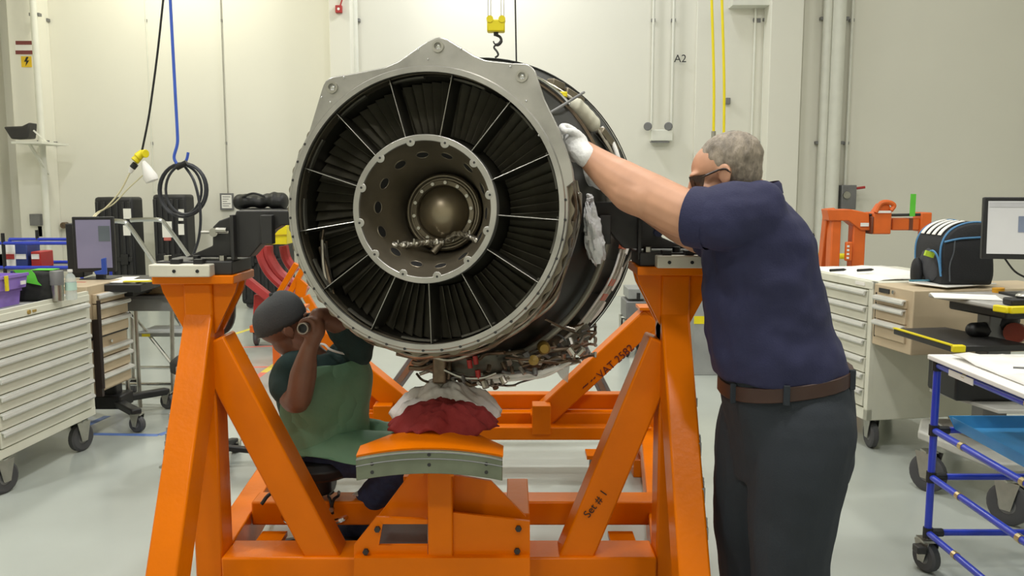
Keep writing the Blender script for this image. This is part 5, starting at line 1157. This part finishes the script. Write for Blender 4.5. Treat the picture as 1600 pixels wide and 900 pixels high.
base = [zz(P(1436, 702, 4.75), ze), zz(P(1432, 712, 4.5), ze), zz(P(1560, 765, 3.95), ze), zz(P(1750, 765, 3.95), ze), zz(P(1640, 702, 4.75), ze)]
MB().prism([p-V((0, 0, .05)) for p in base], (0, 0, .05)).build('base_deck', mat('base_grey', (188, 188, 180), .45), t, bevel=.012)
inner_ = [zz(P(1458, 708, 4.7), ze+.001), zz(P(1480, 722, 4.5), ze+.001), zz(P(1590, 752, 4.05), ze+.001), zz(P(1690, 752, 4.05), ze+.001), zz(P(1570, 706, 4.7), ze+.001)]
MB().prism(inner_, (0, 0, .006)).build('deck_mat', mat('mat_taupe', (120, 116, 108), .7), t)
for px, py in ((1450, 740), (1575, 800), (1690, 740)):
    Yw_ = 4.4 if px < 1500 else (3.95 if px < 1600 else 4.6); p = P(px, py, Yw_); caster(t, (p.x, Yw_, .1), .1, (.8, .5, 0), RUBBER)
S1 = P(1455, 612, 4.5); MB().prism([zz(P(1452, 612, 4.5), S1.z), zz(P(1560, 645, 4.05), S1.z), zz(P(1750, 645, 4.05), S1.z), zz(P(1640, 612, 4.5), S1.z)], (0, 0, .02)).build('lower_shelf', MATS['base_grey'], t, bevel=.004)
# things on it
c = P(1510, 465, 4.25); tag(MB().box(V((c.x+.02, 4.3, zt3+.004)), (.3, .2, .004), Euler((0, 0, -.35))).build('paper_sheet', PAPER), 'white sheet of paper on the grey mobile workstation', 'paper')
c = P(1588, 476, 4.0); c.z = zt3; t = thing('tape_dispenser', 'black and silver tape dispenser at workstation corner', 'dispenser', c); MB().b2(c+V((-.04, -.03, .0)), c+V((.16, .05, .035))).build('dispenser_base', BLACK, t, bevel=.008); MB().ell(c+V((.07, .01, .045)), (.07, .04, .022)).build('dispenser_dome', STEEL, t)
mc = P(1625, 357, 4.3); t, X_, s_ = monitor('large black monitor cut by the photo edge beside backpack', mc, .52, .31, R(-12), R(-4), SCR2, 0)
MB(X_).b2((-.235, -.006, .105), (.1, -.002, .13)).build('screen_bar', mat('screen_bar', (176, 176, 176), .3, emit=.4), s_); MB(X_).b2((-.1, -.006, -.02), (.05, -.002, .06)).build('screen_picture', mat('screen_blue', (120, 130, 150), .3, emit=.3), s_)
MB().cyl(mc+V((.05, .06, -.02)), V((mc.x+.05, 4.4, zt3)), .025).build('stand_neck', BLACK, t); MB().b2((mc.x-.1, 4.3, zt3), (mc.x+.2, 4.45, zt3+.012)).build('stand_foot', BLACK, t); MB().tube(cr([mc+V((-.14, .05, -.15)), mc+V((-.08, .05, -.22)), mc+V((0, .06, -.26))]), .005).build('monitor_cable', BLACK, t)
t = thing('black_toolbox', 'black storage case on the lower workstation shelf behind blue cart', 'case', zz(P(1560, 630, 4.2), S1.z+.02))
a = P(1492, 632, 4.2); MB().b2((a.x, 4.2, S1.z+.022), (a.x+.55, 4.5, P(1492, 572, 4.2).z)).build('case_body', BLACK, t, bevel=.015); MB().cyl((a.x+.1, 4.2, S1.z+.17), (a.x+.1, 4.19, S1.z+.17), .014).build('case_lock', STEEL, t)
# blue tube cart
cx0, cx1, cy0, cy1 = 1.73, 2.38, 2.55, 3.45
t = thing('tube_cart', 'blue tube cart on chrome casters with white top at the corner', 'cart', ((cx0+cx1)/2, 3.0, 0))
JNT = mat('joint_black', (30, 30, 32), .5); lv = [.875, P(1487, 672, 3.45).z, P(1480, 745, 3.45).z, P(1475, 832, 3.45).z]
for x in (cx0, cx1):
    for y in (cy0, cy1):
        MB().cyl((x, y, .15), (x, y, .885), .015).build('post', BLUE, t)
        for z in lv: MB().cyl((x, y, z-.022), (x, y, z+.022), .02, n=10).build('joint', JNT, t)
        w_ = caster(t, (x, y, .063), .063, (.9, .3, 0)); MB().cyl((x, y, .12), (x, y, .16), .016).build('caster_stem', CHROME, w_); MB().box((x-.04, y-.02, .105), (.04, .05, .03)).build('brake_pedal', BLACKP, w_, bevel=.004)
for z in lv:
    for x in (cx0, cx1): 
        r_ = MB().cyl((x, cy0, z), (x, cy1, z), .0135).build('rail', BLUE, t)
        for f in (.3, .75): MB().cyl((x, cy0+(cy1-cy0)*f-.012, z), (x, cy0+(cy1-cy0)*f+.012, z), .0165, n=10).build('rail_clamp', mat('clamp_brass', (200, 180, 130), .35, .7), r_)
    for y in (cy0, cy1):
        MB().cyl((cx0, y, z), (cx1, y, z), .0135).build('rail', BLUE, t); MB().cyl((cx0, y, z), (cx0+.06, y, z), .0175, n=10).build('joint', JNT, t)
MB().b2((cx0-.03, cy0-.03, .895), (cx1+.03, cy1+.03, .915)).build('cart_top', WHITE, t, bevel=.004)
MB().b2((cx0-.016, cy1-.3, .86), (cx0-.013, cy1-.12, .885)).build('name_strip', WHITE, t)
g = [[V((cx0+.03+.6*i/9, cy0+.05+.8*j/9, .921+.03*abs(noise.noise(V((i*.7, j*.7, 8))))+.03*max(0, (i-4)/5)*max(0, (j-5)/4))) for j in range(10)] for i in range(10)]
tag(MB().sheet(g, -.004).build('white_cloth', mat('cloth_white', (240, 238, 232), .8), sharp=180), 'rumpled white cloth laid over the blue tube cart top', 'cloth')
p = V((cx0+.1, 2.98, .955)); t = thing('screwdriver', 'slim dark screwdriver lying on white cloth of blue cart', 'screwdriver', p); MB().cyl(p+V((-.04, .05, 0)), p+V((.04, .03, 0)), .004).build('shaft', GREY, t); MB().cyl(p+V((.04, .03, 0)), p+V((.16, .0, 0)), .01).build('grip', BLACKP, t)
BTR = mat('sky_blue_tray', (70, 160, 220), .4); t = thing('blue_tray', 'sky blue plastic tray on the middle level of tube cart', 'tray', ((cx0+cx1)/2, 3.1, lv[1]+.016))
open_bin(V(((cx0+cx1)/2+.02, 3.0, lv[1]+.015)), .56, .82, .05, BTR, t, 0)
# orange crane at the back
Yo_ = 7.4; O3 = mat('crane_orange', (222, 104, 34), .45, var=.08)
t = thing('orange_crane_arm', 'orange jib fixture with swivel head behind the tall cabinet', 'crane', (P(1320, 420, Yo_).x, Yo_, 0))
def pil(name, x0, y0, x1, y1, Y, dep, m=O3, bev=.01): a, b = P(x0, y1, Y), P(x1, y0, Y); return MB().b2((a.x, Y, a.z), (b.x, Y+dep, b.z)).build(name, m, t, bevel=bev)
for x0, x1, Y in ((1300, 1315, Yo_), (1334, 1354, Yo_)): a, b = P(x0, 345, Y), P(x1, 345, Y); MB().b2((a.x, Y, 0), (b.x, Y+.12, a.z+.05)).build('crane_post', O3, t, bevel=.01)
MB().beam(P(1298, 328, Yo_+.1), P(1288, 420, Yo_+.3), .1, .1, (0, 1, 0)).build('rear_strut', O3, t, bevel=.008)
MB().prism([P(*q, Yo_-.02) for q in ((1293, 327), (1330, 327), (1358, 333), (1360, 360), (1345, 360), (1326, 345), (1296, 345))], (0, .16, 0)).build('top_arm', O3, t, bevel=.008)
MB().box(P(1351, 351, Yo_-.03), (.07, .006, .03)).build('white_plate', WHITE, t); pil('swivel_case', 1364, 332, 1394, 366, Yo_-.05, .2); pil('swivel_band', 1361, 338, 1366, 366, Yo_-.055, .21, mat('brown_band', (110, 60, 40), .5))
pil('jib', 1394, 341, 1438, 360, Yo_, .12); pil('jib_end', 1438, 332, 1457, 362, Yo_-.02, .16); pil('jib_band', 1420, 341, 1427, 360, Yo_-.003, .126, MATS['brown_band'], 0)
MB().tube([P(1358, 336, Yo_), P(1400, 336, Yo_), P(1450, 335, Yo_)], .012).build('guide_rod', BLACKP, t); MB().tube(cr([P(1368, 332, Yo_-.05), P(1376, 318, Yo_-.05), P(1388, 316, Yo_-.05), P(1397, 321, Yo_-.05), P(1392, 329, Yo_-.05)]), .02).build('hose_loop', O3, t)
MB().prism([P(*q, Yo_-.04) for q in ((1366, 333), (1376, 318), (1390, 320), (1394, 333))], (0, .1, 0)).build('swivel_cap', O3, t, bevel=.006); pil('control_box', 1321, 378, 1333, 408, Yo_-.04, .04); pil('jib_hook', 1440, 360, 1452, 368, Yo_, .08)
MB().box(P(1382, 331, Yo_-.06), (.11, .005, .02)).build('white_plate', WHITE, t)
c = P(1325, 394, Yo_-.045)
for i in range(4): MB().box(c+V((0, 0, .05-.033*i)), (.02, .004, .018)).build('panel_mark', WHITE, t)
a, b = P(1420, 338, Yo_-.01), P(1430, 303, Yo_-.01); tag(MB().b2((a.x, Yo_-.03, a.z), (b.x, Yo_-.02, b.z)).build('green_flag', GREEN), 'bright green tag standing on the orange jib', 'tag')
t = thing('yellow_guard_rail', 'low yellow guard rail on the floor behind orange crane', 'rail', (P(1290, 400, 9).x, 9, 0)); p, q = P(1270, 399, 9), P(1340, 401, 9); MB().cyl(p, q, .03).build('rail', YELLOW, t)
for x in (p.x+.05, q.x-.05): MB().cyl((x, 9, 0), (x, 9, p.z), .025).build('rail_post', YELLOW, t)
